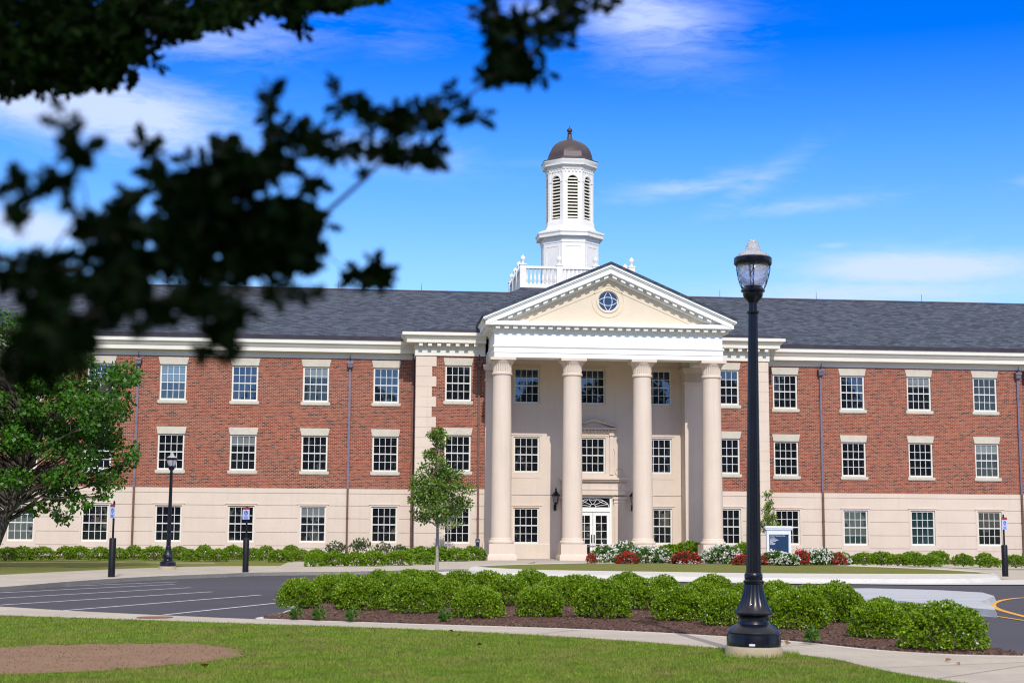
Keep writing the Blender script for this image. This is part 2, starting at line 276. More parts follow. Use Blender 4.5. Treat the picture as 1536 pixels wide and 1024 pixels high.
# ------------------------------------------------------------------ mesh helpers
COL = S.collection
class MB:
    def __init__(s): s.v = []; s.f = []; s.sm = False
    def add(s, vs, fs):
        n = len(s.v); s.v += [tuple(a) for a in vs]; s.f += [tuple(n+i for i in f) for f in fs]; return s
    def box(s, x0, x1, y0, y1, z0, z1, rot=None):
        vs = [Vector((x, y, z)) for z in (z0, z1) for y in (y0, y1) for x in (x0, x1)]
        if rot: vs = [rot @ a for a in vs]
        return s.add(vs, [(0, 2, 3, 1), (4, 5, 7, 6), (0, 1, 5, 4), (2, 6, 7, 3), (0, 4, 6, 2), (1, 3, 7, 5)])
    def prism(s, pts, z0, z1):                     # polygon in xy, extruded up
        n = len(pts); a = sum(pts[i][0]*pts[(i+1) % n][1]-pts[(i+1) % n][0]*pts[i][1] for i in range(n))
        if a < 0: pts = pts[::-1]
        return s.add([(x, y, z0) for x, y in pts]+[(x, y, z1) for x, y in pts],
                     [tuple(range(n-1, -1, -1)), tuple(range(n, 2*n))]+[(i, (i+1) % n, n+(i+1) % n, n+i) for i in range(n)])
    def prof_x(s, pts, x0, x1):                    # profile (y, z) extruded along x
        n = len(pts)
        return s.add([(x0, y, z) for y, z in pts]+[(x1, y, z) for y, z in pts],
                     [tuple(range(n)), tuple(range(2*n-1, n-1, -1))]+[(i, n+i, n+(i+1) % n, (i+1) % n) for i in range(n)])
    def prof_y(s, pts, y0, y1):                    # profile (x, z) extruded along y
        n = len(pts)
        return s.add([(x, y0, z) for x, z in pts]+[(x, y1, z) for x, z in pts],
                     [tuple(range(n-1, -1, -1)), tuple(range(n, 2*n))]+[(i, (i+1) % n, n+(i+1) % n, n+i) for i in range(n)])
    def lathe(s, prof, c=(0, 0, 0), n=24, flute=None, rot0=0, ax=1):
        vs = []; m = len(prof)
        for r, z in prof:
            for i in range(n):
                a = 2*math.pi*(i+rot0)/n; rr = r*(1-(flute if flute and i % 2 else 0))
                vs.append((c[0]+rr*math.cos(a), c[1]+rr*math.sin(a)*ax, c[2]+z))
        fs = [(j*n+i, j*n+(i+1) % n, (j+1)*n+(i+1) % n, (j+1)*n+i) for j in range(m-1) for i in range(n)]
        if prof[0][0] > 1e-4: fs.append(tuple(range(n-1, -1, -1)))
        if prof[-1][0] > 1e-4: fs.append(tuple((m-1)*n+i for i in range(n)))
        s.sm = True; return s.add(vs, fs)
    def tube(s, pts, rads, n=8):
        pts = [Vector(p) for p in pts]
        if not isinstance(rads, (list, tuple)): rads = [rads]*len(pts)
        vs = []
        for i, p in enumerate(pts):
            d = (pts[min(i+1, len(pts)-1)]-pts[max(i-1, 0)]).normalized()
            a = d.orthogonal().normalized() if abs(d.z) > .95 else d.cross(Vector((0, 0, 1))).normalized()
            b = d.cross(a)
            for k in range(n):
                t = 2*math.pi*k/n; vs.append(p+(a*math.cos(t)+b*math.sin(t))*rads[i])
        fs = [(j*n+i, j*n+(i+1) % n, (j+1)*n+(i+1) % n, (j+1)*n+i) for j in range(len(pts)-1) for i in range(n)]
        fs += [tuple(range(n-1, -1, -1)), tuple((len(pts)-1)*n+i for i in range(n))]
        s.sm = True; return s.add(vs, fs)
    def build(s, name, mat, parent=None, smooth=None, ang=40):
        me = bpy.data.meshes.new(name); me.from_pydata(s.v, [], s.f)
        mats = mat if isinstance(mat, list) else [mat]
        for m in mats: me.materials.append(m)
        bm = bmesh.new(); bm.from_mesh(me); bmesh.ops.recalc_face_normals(bm, faces=bm.faces)
        if (s.sm if smooth is None else smooth):
            for f in bm.faces: f.smooth = True
            for e in bm.edges:
                if len(e.link_faces) == 2 and e.calc_face_angle(0) > math.radians(ang): e.smooth = False
        bm.to_mesh(me); bm.free()
        o = bpy.data.objects.new(name, me); COL.objects.link(o)
        if parent: o.parent = parent
        return o
def tag(o, label=None, cat=None, group=None, kind=None):
    for a, b in (('label', label), ('category', cat), ('group', group), ('kind', kind)):
        if b: o[a] = b
    return o
def empty(name, loc, rz=0):
    o = bpy.data.objects.new(name, None); COL.objects.link(o); o.location = loc; o.rotation_euler = (0, 0, rz); o.empty_display_size = .1; return o
def copy_tree(o, parent=None):
    c = o.copy(); COL.objects.link(c)
    if parent: c.parent = parent
    for ch in [x for x in o.children]: copy_tree(ch, c)
    return c
def npmesh(name, V, Fc, mat, parent=None, smooth=False):     # V (n,3), Fc (m,k) numpy
    me = bpy.data.meshes.new(name); V = np.asarray(V, np.float32); Fc = np.asarray(Fc, np.int32); kk = Fc.shape[1]
    me.vertices.add(len(V)); me.vertices.foreach_set('co', V.ravel())
    me.loops.add(Fc.size); me.loops.foreach_set('vertex_index', Fc.ravel())
    me.polygons.add(len(Fc)); me.polygons.foreach_set('loop_start', np.arange(0, Fc.size, kk, dtype=np.int32))
    try: me.polygons.foreach_set('loop_total', np.full(len(Fc), kk, np.int32))
    except Exception: pass
    me.update(calc_edges=True); me.validate()
    me.materials.append(mat)
    o = bpy.data.objects.new(name, me); COL.objects.link(o)
    if parent: o.parent = parent
    return o
def unit(a): return a/np.maximum(np.linalg.norm(a, axis=1, keepdims=True), 1e-6)
def leaves(P, D, Ln, Wd, fold=.25, shape=None):
    """leaf blades: base points P, directions D, lengths, widths -> verts, faces (one folded diamond of 4 verts each)"""
    n = len(P); D = unit(D); R = unit(np.cross(D, RNG.normal(size=(n, 3)))); Nn = np.cross(D, R)
    Ln = np.broadcast_to(Ln, (n,))[:, None]; Wd = np.broadcast_to(Wd, (n,))[:, None]
    if shape is None:
        V = np.stack([P, P+D*Ln*.55+R*Wd*.5+Nn*Wd*fold, P+D*Ln, P+D*Ln*.55-R*Wd*.5+Nn*Wd*fold], 1)
        m = 4
    else:
        V = np.stack([P+D*Ln*u+R*Wd*w+Nn*Wd*abs(w)*fold for u, w in shape], 1); m = len(shape)
    Fc = np.arange(n*m).reshape(n, m)
    return V.reshape(-1, 3), Fc
def inpoly(P, poly):
    x, y = P[:, 0], P[:, 1]; r = np.zeros(len(P), bool); n = len(poly)
    for i in range(n):
        x1, y1 = poly[i]; x2, y2 = poly[(i+1) % n]
        if y1 == y2: continue
        c = ((y1 > y) != (y2 > y)) & (x < (x2-x1)*(y-y1)/(y2-y1)+x1); r ^= c
    return r
def smooth_line(pts, n=6):                        # Catmull-Rom through 2-D points
    out = []
    for i in range(len(pts)-1):
        p0 = pts[max(i-1, 0)]; p1 = pts[i]; p2 = pts[i+1]; p3 = pts[min(i+2, len(pts)-1)]
        for k in range(n):
            t = k/n
            out.append(tuple(.5*((2*p1[j])+(-p0[j]+p2[j])*t+(2*p0[j]-5*p1[j]+4*p2[j]-p3[j])*t*t+(-p0[j]+3*p1[j]-3*p2[j]+p3[j])*t**3) for j in (0, 1)))
    return out+[tuple(pts[-1])]
def ribbon(mb, pts, w, z):
    n = len(pts); Lp = []; Rp = []
    for i in range(n):
        a = Vector(pts[max(i-1, 0)]); b = Vector(pts[min(i+1, n-1)]); d = (b-a).normalized(); q = Vector((-d.y, d.x))*w/2
        Lp.append((pts[i][0]+q.x, pts[i][1]+q.y, z)); Rp.append((pts[i][0]-q.x, pts[i][1]-q.y, z))
    mb.add(Lp+Rp, [(i, i+1, n+i+1, n+i) for i in range(n-1)]); return mb
def offset(poly, d):
    n = len(poly); a = sum(poly[i][0]*poly[(i+1) % n][1]-poly[(i+1) % n][0]*poly[i][1] for i in range(n)); sg = 1 if a > 0 else -1
    out = []
    for i in range(n):
        p, q, r = Vector(poly[i-1]), Vector(poly[i]), Vector(poly[(i+1) % n])
        d1 = (q-p).normalized(); d2 = (r-q).normalized(); nn = Vector((-d1.y-d2.y, d1.x+d2.x))
        nn = nn.normalized()*min(1/max(.35, nn.length/2), 2.0) if nn.length > 1e-6 else Vector((-d1.y, d1.x))
        out.append((q.x+nn.x*d*sg, q.y+nn.y*d*sg))
    return out

# ------------------------------------------------------------------ ground, road, walks
MB().add([(-900, -600, -.03), (900, -600, -.03), (900, 1200, -.03), (-900, 1200, -.03)], [(0, 1, 2, 3)]).build('ground', M['lawn'])['kind'] = 'structure'
MB().add([(-90, 14, 0), (110, 14, 0), (110, 74, 0), (-90, 74, 0)], [(0, 1, 2, 3)]).build('parking_lot', M['asphalt'])['kind'] = 'structure'
# near lawn and near walk share their border
near_b = [G(x, y) for x, y in [(-260, 912), (-120, 917), (0, 922), (240, 930), (400, 935.5), (600, 942), (800, 951.5), (950, 961), (1050, 969), (1130, 974), (1246, 987), (1300, 999), (1360, 1011), (1440, 1023), (1560, 1042), (1900, 1095)]]
near_b = smooth_line(near_b, 5)
walk_t = [G(x, y) for x, y in [(-260, 899), (-120, 904), (0, 909), (90, 914.5), (200, 920), (300, 924.5), (385, 928), (600, 935.5), (800, 941.5), (950, 947.5), (1050, 953), (1170, 961), (1300, 974.5), (1400, 981), (1470, 983.5), (1560, 985), (1900, 990)]]
walk_t = smooth_line(walk_t, 5)
lawn_poly = near_b+[(60, -60), (-60, -60)]
MB().prism(lawn_poly, -.02, .115).build('lawn', M['lawn'])['kind'] = 'structure'
MB().prism(walk_t+near_b[::-1], -.02, .12).build('walkway', M['walk'])['kind'] = 'structure'
wj = MB()
for t in (14, 30, 44, 56, 63):
    a = Vector(near_b[t]); d_ = (Vector(near_b[t+1])-a).normalized(); q_ = Vector((-d_.y, d_.x)); q_ = q_ if q_.y > 0 else -q_
    b = min((Vector(q) for q in walk_t), key=lambda q: abs((q-a).dot(d_))+(10 if (q-a).length > 4 else 0)); ribbon(wj, [tuple(a.lerp(b, .01)), tuple(a.lerp(b, .99))], .012, .1225)
wj.build('walk_joints', M['dark_joint'])['kind'] = 'structure'
# mulch bed
bed = [G(x, y) for x, y in [(383, 926.5), (425, 918), (450, 905), (520, 893), (600, 882), (720, 874), (900, 879), (1050, 886), (1200, 894), (1330, 908), (1420, 928), (1455, 950), (1470, 966), (1512, 976)]]
bed = smooth_line(bed, 4)
low = [p for p in walk_t if bed[0][0] < p[0] < bed[-1][0]]
bed_poly = bed+[(p[0], p[1]+.004) for p in low[::-1]]
ring = offset(bed_poly, -.0)
MB().prism(bed_poly, -.02, .125).build('planting_bed', M['kerb'])['kind'] = 'structure'
inner = offset(bed, .16)
inner_poly = offset(bed_poly, .13)
MB().prism(inner_poly, .10, .150).build('mulch', M['mulch'])['kind'] = 'structure'
# far side: walk, lawns
far_edge = smooth_line([G(x, y) for x, y in [(-300, 893), (-120, 886), (0, 880), (100, 872), (170, 867.3), (250, 863), (330, 860), (400, 857.7), (550, 856), (640, 853.6), (700, 852.6), (760, 852.4)]], 5)
far_top = [G(x, y) for x, y in [(-300, 872), (-120, 866), (0, 861.5), (100, 856.5), (170, 853), (250, 850.3), (330, 848.5), (420, 848.2)]]
MB().prism([(x, y-.0) for x, y in far_edge]+[(9.0, 74.4), (far_top[-1][0]+2, 74.4), (far_top[-1][0], 70)]+far_top[::-1], -.02, .12).build('pavement', M['walk'])['kind'] = 'structure'
kr = MB(); fe = far_edge
kk_ = [Vector(p) for p in fe]
kr.prism([tuple(p) for p in fe]+[(p[0], p[1]+.22) for p in fe[::-1]], -.02, .127); kr.build('kerb', M['kerb'])['kind'] = 'structure'
MB().prism([(x, y) for x, y in far_top]+[(far_top[-1][0], 79), (-60, 79), (-60, far_top[0][1])], -.02, .115).build('far_lawn', M['lawn_far'])['kind'] = 'structure'
MB().box(-40, -6.2, 66.2, 66.9, .1, .121).build('path', M['walk'])['kind'] = 'structure'
# mulch strips along the wall and portico forecourt
MB().box(-60, 2.2, 76.6, 80.95, -.02, .13).build('hedge_bed', M['mulch'])['kind'] = 'structure'
MB().box(2.2, 6.5, 75.8, 79.08, -.02, .126).build('corner_bed', M['mulch'])['kind'] = 'structure'
MB().box(19.0, 60, 74.6, 80.95, -.02, .13).build('wall_bed', M['mulch'])['kind'] = 'structure'
MB().box(-1.5, 19.0, 71.6, 80.0, -.02, .108).build('forecourt', M['walk'])['kind'] = 'structure'
MB().add([(-1.2, 68.0, .02), (4.2, 63.5, .02), (60, 47.6, .02), (60, 75, .02), (14, 75, .02), (-1.2, 72, .02)], [(0, 1, 2, 3, 4, 5)]).build('gutter_apron', M['walk'])['kind'] = 'structure'
isl = [G(x, y, .15) for x, y in [(703, 854), (716, 848.2), (790, 845), (881, 843.2), (1000, 843.5), (1180, 844.5), (1300, 848), (1420, 853), (1478, 857.5), (1496, 862), (1483, 866), (1400, 868), (1240, 867), (1119, 865.5), (1000, 863.5), (900, 861.5), (800, 859), (731, 857.5)]]
isl = smooth_line(isl+[isl[0]], 4)[:-1]
mb = MB(); n_ = len(isl); outer = offset(isl, -.12)
mb.add([(x, y, .0) for x, y in outer]+[(x, y, .15) for x, y in isl], [(i, (i+1) % n_, n_+(i+1) % n_, n_+i) for i in range(n_)]+[tuple(range(n_, 2*n_))])
mb.build('island_kerb', M['kerb'])['kind'] = 'structure'
isl_in = [G(x, y, .15) for x, y in [(716, 849), (745, 847.6), (800, 846), (881, 844.4), (1000, 844.6), (1180, 846), (1300, 849.5), (1400, 853.5), (1470, 858), (1484, 859.3), (1400, 860), (1240, 859.6), (1119, 858.8), (1000, 857), (900, 855.6), (800, 853.8), (740, 851)]]
isl_in = smooth_line(isl_in+[isl_in[0]], 4)[:-1]
MB().prism(isl_in, .1, .156).build('island_lawn', M['lawn_far'])['kind'] = 'structure'
# bright gutter strip in front of the island
gs = smooth_line([G(x, y, .02) for x, y in [(640, 861), (731, 864.5), (840, 868), (1012, 872), (1119, 874.5), (1271, 875.5), (1398, 876.5), (1560, 876.5), (1800, 878)]], 4)
gs2 = smooth_line([G(x, y, .02) for x, y in [(640, 855), (731, 858.5), (840, 862), (1012, 866), (1119, 868), (1271, 869.5), (1398, 870), (1560, 869), (1800, 869)]], 4)
MB().add([(x, y, .026) for x, y in gs]+[(x, y, .026) for x, y in gs2], [(i, i+1, len(gs)+i+1, len(gs)+i) for i in range(len(gs)-1)]).build('gutter_strip', M['kerb'])['kind'] = 'structure'
# asphalt in front of the apron is cut by the gutter strip: apron stays behind it
bpy.data.objects.remove(bpy.data.objects['gutter_apron'])
MB().add([(x, y, .016) for x, y in gs2]+[(60, 75, .016), (-1.2, 75, .016), (-1.2, 68, .016)], [tuple(range(len(gs2)+3))]).build('gutter_apron', M['walk'])['kind'] = 'structure'
# concrete median
med = [G(x, y, .14) for x, y in [(1120, 888), (1214, 882.5), (1303, 881.5), (1400, 884), (1474, 888), (1491, 893), (1484, 897), (1470, 901.5), (1491, 909), (1493, 914), (1423, 908), (1347, 900), (1240, 895)]]
mo = offset(med, -.05); n_ = len(med)
MB().add([(x, y, 0) for x, y in mo]+[(x, y, .14) for x, y in med], [(i, (i+1) % n_, n_+(i+1) % n_, n_+i) for i in range(n_)]+[tuple(range(n_, 2*n_))]).build('median', M['median'])['kind'] = 'structure'
# painted lines
lm = MB()
for a, b in [((-120, 894.5), (262, 875.8)), ((-120, 903.5), (286, 880.8)), ((-120, 914.5), (319, 887)), ((94.6, 915.3), (392, 891.8)), ((245.6, 921.7), (423, 903.2)), ((-120, 887), (266, 872.3)), ((-60, 880.5), (180, 870.8))]:
    ribbon(lm, [G(*a, .0), G(*b, .0)], .10, .004)
lm.build('parking_lines', M['paint_white'])['kind'] = 'structure'
yl = MB()
ribbon(yl, smooth_line([G(x, y, 0) for x, y in [(1680, 895), (1590, 894.5), (1536, 896), (1505, 899.5), (1490, 905.5), (1497, 913), (1536, 924), (1620, 944)]], 6), .13, .005)
ribbon(yl, smooth_line([G(x, y, 0) for x, y in [(1290, 903), (1380, 911.5), (1452, 918.5), (1536, 930.5), (1620, 945.5)]], 6), .09, .009)
yl.build('yellow_lines', M['paint_yellow'])['kind'] = 'structure'
bl = MB()
for x, y in [(300, 861.6), (345, 860.6), (378, 860.2)]: p = G(x, y, 0); bl.add([(p[0]-.35, p[1]-.15, .004), (p[0]+.35, p[1]-.15, .004), (p[0]+.4, p[1]+.1, .004), (p[0]-.3, p[1]+.1, .004)], [(0, 1, 2, 3)])
bl.build('accessible_bay_marks', M['paint_blue'])['kind'] = 'structure'
# bare soil patch on the lawn
soil0 = smooth_line([G(x, y, .12) for x, y in [(-150, 972), (0, 970), (120, 966), (230, 964.5), (300, 965.5), (345, 971), (365, 979), (340, 987), (290, 994), (200, 1001), (110, 1006), (0, 1009), (-150, 1010)]], 5)
rs_ = random.Random(4); soil = [(x+rs_.uniform(-.07, .07), y+rs_.uniform(-.10, .10)) for x, y in soil0]
soil = smooth_line(soil+[soil[0]], 3)[:-1]
MB().prism(soil, .10, .122).build('soil_patch', M['soil'])['kind'] = 'structure'

# ------------------------------------------------------------------ grass blades, chips, fallen leaves
def blades():
    n = 650000
    Y = 13.5+(RNG.random(n)**1.25)*19; az_ = YAW-.40+RNG.random(n)*.80
    X = Y*np.tan(az_); P = np.stack([X, Y], 1)
    ok = inpoly(P, lawn_poly) & ~inpoly(P, offset(soil, .10))
    d = np.hypot(P[:, 0]-LAMP[0], P[:, 1]-LAMP[1]); ok &= d > .385
    edge = inpoly(P, offset(soil, -.15)); ok &= ~(edge & (RNG.random(n) < .55))
    P = P[ok]; n = len(P); h = .016+.026*RNG.random(n); near = np.hypot(P[:, 0]-LAMP[0], P[:, 1]-LAMP[1]) < .55; h[near] *= 2.1
    w = (.0022+.003*RNG.random(n))*(P[:, 1]/16); a = RNG.random(n)*2*math.pi; lean = RNG.normal(size=(n, 2))*.014
    B = np.column_stack([P, np.full(n, .11)]); dx = np.column_stack([np.cos(a)*w, np.sin(a)*w, np.zeros(n)])
    T = B+np.column_stack([lean, h]); V = np.stack([B-dx, B+dx, T], 1).reshape(-1, 3)
    o = npmesh('grass', V, np.arange(3*n).reshape(n, 3), M['blade']); o['kind'] = 'stuff'
lc = G(1132, 970, .22); LAMP = (lc[0], lc[1]+.05)
blades()
def chips():
    n = 26000; xs = [p[0] for p in bed_poly]; ys = [p[1] for p in bed_poly]
    P = np.column_stack([RNG.uniform(min(xs), max(xs), n), RNG.uniform(min(ys), max(ys), n)]); P = P[inpoly(P, inner_poly)]; n = len(P)
    D = RNG.normal(size=(n, 3)); D[:, 2] *= .35; B = np.column_stack([P, .152+.012*RNG.random(n)])
    V, Fc = leaves(B, D, .03+.05*RNG.random(n), .014+.012*RNG.random(n), .1); npmesh('mulch_chips', V, Fc, M['chip'])['kind'] = 'stuff'
chips()
def clods():
    n = 3500; xs = [p[0] for p in soil0]; ys = [p[1] for p in soil0]
    P = np.column_stack([RNG.uniform(max(min(xs), -9), max(xs), n), RNG.uniform(min(ys), max(ys), n)]); P = P[inpoly(P, soil0)]; n = len(P)
    D = RNG.normal(size=(n, 3)); D[:, 2] = np.abs(D[:, 2])*.5; V, Fc = leaves(np.column_stack([P, .118+.008*RNG.random(n)]), D, .008+.016*RNG.random(n)**2, .009+.010*RNG.random(n), .4)
    npmesh('soil_clods', V, Fc, M['clod'])['kind'] = 'stuff'
clods()
def dry():
    pts = [G(x, y) for x, y in [(672, 948), (692, 953), (505, 978), (715, 971), (1187, 967), (1170, 962), (1428, 992), (1440, 996), (560, 945), (300, 1000), (1110, 982), (780, 968)]]
    P = np.array([(p[0], p[1], .15) for p in pts]); D = RNG.normal(size=P.shape); D[:, 2] *= .2
    V, Fc = leaves(P, D, .10, .06, .3); npmesh('fallen_leaves', V, Fc, M['dry'])['kind'] = 'stuff'
dry()

# ------------------------------------------------------------------ the building
YW, YP, YB, YF = 80.97, 79.1, 79.9, 75.3      # wing wall, pavilion wall, porch back wall, entablature face
WL, WR, PL, PR = -27.5, 37.4, 2.93, 22.1
CX, BX = 12.7, 12.58
bld = empty('academic_building', (CX, YW, 0))
tag(bld, 'long three-storey red brick building with cream base, white columned portico and cupola', 'building')
def B(mb, name, mat, parent=None, **k):
    o = mb.build(name, mat, None, **k); p = parent or bld; o.parent = p
    o.matrix_parent_inverse = Matrix.Translation(-root_loc(p)); return o
def root_loc(p):
    v = Vector((0, 0, 0)); q = p
    while q is not None: v += q.location; q = q.parent
    return v + Vector((0, 0, 0)) if p is bld else Vector(bld.location) - Vector(bld.location)
GW, GH = 1.229, 1.741
ROWS = (10.255, 6.525, 2.735)
OW, OT, OB = .085, .085, .10            # frame margins round the glass
wing_cols = [-22.06+GW/2+0] + [-18.257+3.802*k+GW/2 for k in range(6)] + [22.99+3.87*k+GW/2 for k in range(4)]
pav_cols = [4.55+GW/2, 19.17+GW/2]
back_cols = [8.33+.61, BX-.03, 15.6+.61]
def opening(xc, zt): return (xc-GW/2-OW, xc+GW/2+OW, zt-GH-OB, zt+OT)
def wall(mb, x0, x1, z0, z1, y, ops, depth=.14):
    xs = sorted({x0, x1, *[a for o in ops for a in o[:2] if x0 < a < x1]}); zs = sorted({z0, z1, *[a for o in ops for a in o[2:] if z0 < a < z1]})
    for i in range(len(xs)-1):
        for j in range(len(zs)-1):
            cx, cz = (xs[i]+xs[i+1])/2, (zs[j]+zs[j+1])/2
            if any(o[0] < cx < o[1] and o[2] < cz < o[3] for o in ops): continue
            mb.add([(xs[i], y, zs[j]), (xs[i+1], y, zs[j]), (xs[i+1], y, zs[j+1]), (xs[i], y, zs[j+1])], [(0, 1, 2, 3)])
    for a, b, c, d in ops:
        if b < x0 or a > x1: continue
        c2, d2 = max(c, z0), min(d, z1)
        if c2 >= d2: continue
        mb.add([(a, y, c2), (a, y+depth, c2), (a, y+depth, d2), (a, y, d2)], [(0, 1, 2, 3)]); mb.add([(b, y, c2), (b, y+depth, c2), (b, y+depth, d2), (b, y, d2)], [(3, 2, 1, 0)])
        if c >= z0: mb.add([(a, y, c), (b, y, c), (b, y+depth, c), (a, y+depth, c)], [(0, 1, 2, 3)])
        if d <= z1: mb.add([(a, y, d), (b, y, d), (b, y+depth, d), (a, y+depth, d)], [(3, 2, 1, 0)])
    return mb
BT = 3.76
up = lambda cols: [opening(x, z) for x in cols for z in ROWS[:2]]
lo = lambda cols: [opening(x, ROWS[2]) for x in cols]
mb = MB(); wall(mb, WL, PL+.0, BT, 10.82, YW, up([c for c in wing_cols if c < PL])); wall(mb, PR, WR, BT, 10.82, YW, up([c for c in wing_cols if c > PR]))
wall(mb, PL, 6.62, BT, 10.84, YP, up(pav_cols)); wall(mb, 18.45, PR, BT, 10.84, YP, up(pav_cols))
mb.add([(PL, YP, BT), (PL, YW, BT), (PL, YW, 10.84), (PL, YP, 10.84)], [(3, 2, 1, 0)]); mb.add([(PR, YP, BT), (PR, YW, BT), (PR, YW, 10.84), (PR, YP, 10.84)], [(0, 1, 2, 3)])
mb.box(WL, WR, 97.0, 97.2, 0, 11.5); mb.box(WL, WL+.2, YW+.01, 97, 0, 11.5); mb.box(WR-.2, WR, YW+.01, 97, 0, 11.5)
mb.box(WR+.0, WR+9, 82.6, 82.9, 0, 11.0)
B(mb, 'brick_wall', M['brick'])
# stone base with horizontal joints
JZ = [0, .72, 1.43, 2.17, 2.85, 3.50, BT]
mb = MB()
def base_run(x0, x1, y, cols):
    ops = lo(cols)
    for a, b in zip(JZ[:-1], JZ[1:]):
        g0 = .012 if a > 0 else 0; g1 = -.012 if b < BT else 0
        wall(mb, x0, x1, a+g0, b+g1, y-.05, ops, .19)
        if b < BT:                                   # the joint: recessed strip with lips
            segs = [x0]+sorted(v for o in ops for v in o[:2] if o[2] < b < o[3] and x0 < v < x1)+[x1]
            for i in range(0, len(segs)-1, 2):
                s0, s1 = segs[i], segs[i+1]
                mb.add([(s0, y-.05, b-.012), (s1, y-.05, b-.012), (s1, y-.02, b-.012), (s0, y-.02, b-.012), (s0, y-.02, b+.012), (s1, y-.02, b+.012), (s1, y-.05, b+.012), (s0, y-.05, b+.012)], [(0, 1, 2, 3), (3, 2, 5, 4), (4, 5, 6, 7)])
    mb.add([(x0, y-.05, BT), (x1, y-.05, BT), (x1, y, BT), (x0, y, BT)], [(0, 1, 2, 3)])
base_run(WL, PL, YW, [c for c in wing_cols if c < PL]); base_run(PL, 6.62, YP, pav_cols); mb.box(PL-.01, PL, YP-.05, YW-.06, 0, BT); B(mb, 'stone_base', M['stone'])
mb = MB()
base_run(PR, WR, YW, [c for c in wing_cols if c > PR]); base_run(18.45, PR, YP, pav_cols); mb.box(PR, PR+.01, YP-.05, YW-.06, 0, BT); mb.box(WR-.04, WR+.02, YW-.05, 97, 0, BT)
B(mb, 'stone_base', M['stone'])
# quoins
for sx, x0 in ((1, PL-.03), (-1, PR+.03)):
    mb = MB(); z = BT+.003; k = 0; hh = (10.80-BT)/13
    for k in range(13):
        w = 1.09 if k % 2 == 0 else .86
        a, b = (x0, x0+w) if sx > 0 else (x0-w, x0)
        mb.box(a, b, YP-.05, YP+.9, z+k*hh, z+(k+1)*hh-.02)
        mb.box(a+.015, b-.015, YP-.035, YP+.8, z+(k+1)*hh-.02, z+(k+1)*hh)
    B(mb, 'quoins', M['stone'])
# porch back wall and recess sides
door_op = (11.55, 13.60, .1, 3.44)
mb = MB(); ops = [opening(x, z) for x in back_cols for z in ROWS]
ops = [o for o in ops if not (abs((o[0]+o[1])/2-(BX-.03)) < .2 and o[3] < 3)]
bz = [0, .82, 1.49, 2.17, 2.85, 3.48, 11.0]
wall(mb, 7.6, 17.5, .0, .86, YB-.07, [door_op]); mb.add([(7.6, YB-.07, .86), (17.5, YB-.07, .86), (17.5, YB, .90), (7.6, YB, .90)], [(0, 1, 2, 3)])
wall(mb, 7.6, 17.5, .86, 3.47, YB, ops+[door_op]); wall(mb, 7.6, 17.5, 3.50, 11.2, YB, ops)
mb.add([(7.6, YB+.03, 3.47), (17.5, YB+.03, 3.47), (17.5, YB+.03, 3.5), (7.6, YB+.03, 3.5)], [(0, 1, 2, 3)])
mb.add([(7.6, YP, 0), (7.6, YB, 0), (7.6, YB, 11), (7.6, YP, 11)], [(0, 1, 2, 3)]); mb.add([(17.5, YP, 0), (17.5, YB, 0), (17.5, YB, 11), (17.5, YP, 11)], [(3, 2, 1, 0)])
B(mb, 'porch_wall', M['stone'])
mb = MB(); mb.box(6.8, 18.6, 75.4, YB, 10.93, 11.0); mb.box(6.64, 7.62, 79.02, YB-.01, 10.39, 10.93); mb.box(17.44, 18.44, 79.02, YB-.01, 10.39, 10.93); B(mb, 'porch_ceiling', M['cream_trim'])
# windows
proto = {}
def win_meshes():
    w, h = GW, GH; f = MB()
    f.box(-w/2-OW, -w/2, .06, .13, -h-OB, OT); f.box(w/2, w/2+OW, .06, .13, -h-OB, OT)
    f.box(-w/2, w/2, .06, .13, 0, OT); f.box(-w/2, w/2, .05, .13, -h-OB, -h)
    f.box(-w/2-.06, -w/2-.03, .045, .06, -h-OB, OT-.02); f.box(w/2+.03, w/2+.06, .045, .06, -h-OB, OT-.02)
    s = MB(); mid = -h/2
    s.box(-w/2, w/2, .075, .12, mid-.03, mid+.03)
    for k in (1, 2, 3): x = -w/2+w*k/4; s.box(x-.0145, x+.0145, .085, .118, mid+.03, 0); s.box(x-.0145, x+.0145, .095, .128, -h, mid-.03)
    for k in (1,): z = -h/4; s.box(-w/2, w/2, .0875, .1165, z-.0145, z+.0145); s.box(-w/2, w/2, .0975, .1265, -3*h/4-.0145, -3*h/4+.0145)
    g = MB().add([(-w/2, .115, mid), (w/2, .115, mid), (w/2, .115, 0), (-w/2, .115, 0), (-w/2, .125, -h), (w/2, .125, -h), (w/2, .125, mid), (-w/2, .125, mid)], [(0, 1, 2, 3), (4, 5, 6, 7)])
    li = MB().prof_y([(-.715, OT), (.715, OT), (.80, OT+.385), (-.80, OT+.385)], -.035, .10)
    si = MB().box(-.79, .79, -.07, .12, -h-OB-.15, -h-OB); si.box(-.76, .76, -.045, .12, -h-OB-.19, -h-OB-.15)
    return f, s, g, li, si
f, s_, g_, li, si = win_meshes()
WM = {}
for nme, m_, mt in (('window', f, 'frame'), ('muntin', s_, 'muntin'), ('pane', g_, 'glass'), ('lintel', li, 'lintel'), ('sill', si, 'lintel')):
    o = m_.build(nme, M[mt]); WM[nme] = o.data; bpy.data.objects.remove(o)
su = MB(); su.prof_y([(-.78, -GH-OB-.30), (.78, -GH-OB-.30), (.78, OT+.04), (.80, OT+.04), (.80, OT+.10), (-.80, OT+.10), (-.80, OT+.04), (-.78, OT+.04)], -.02, -.002)
def frame_ring(mb, x0, x1, z0, z1, ix0, ix1, iz0, iz1, y0, y1):
    mb.box(x0, ix0, y0, y1, z0, z1); mb.box(ix1, x1, y0, y1, z0, z1); mb.box(ix0, ix1, y0, y1, z0, iz0); mb.box(ix0, ix1, y0, y1, iz1, z1)
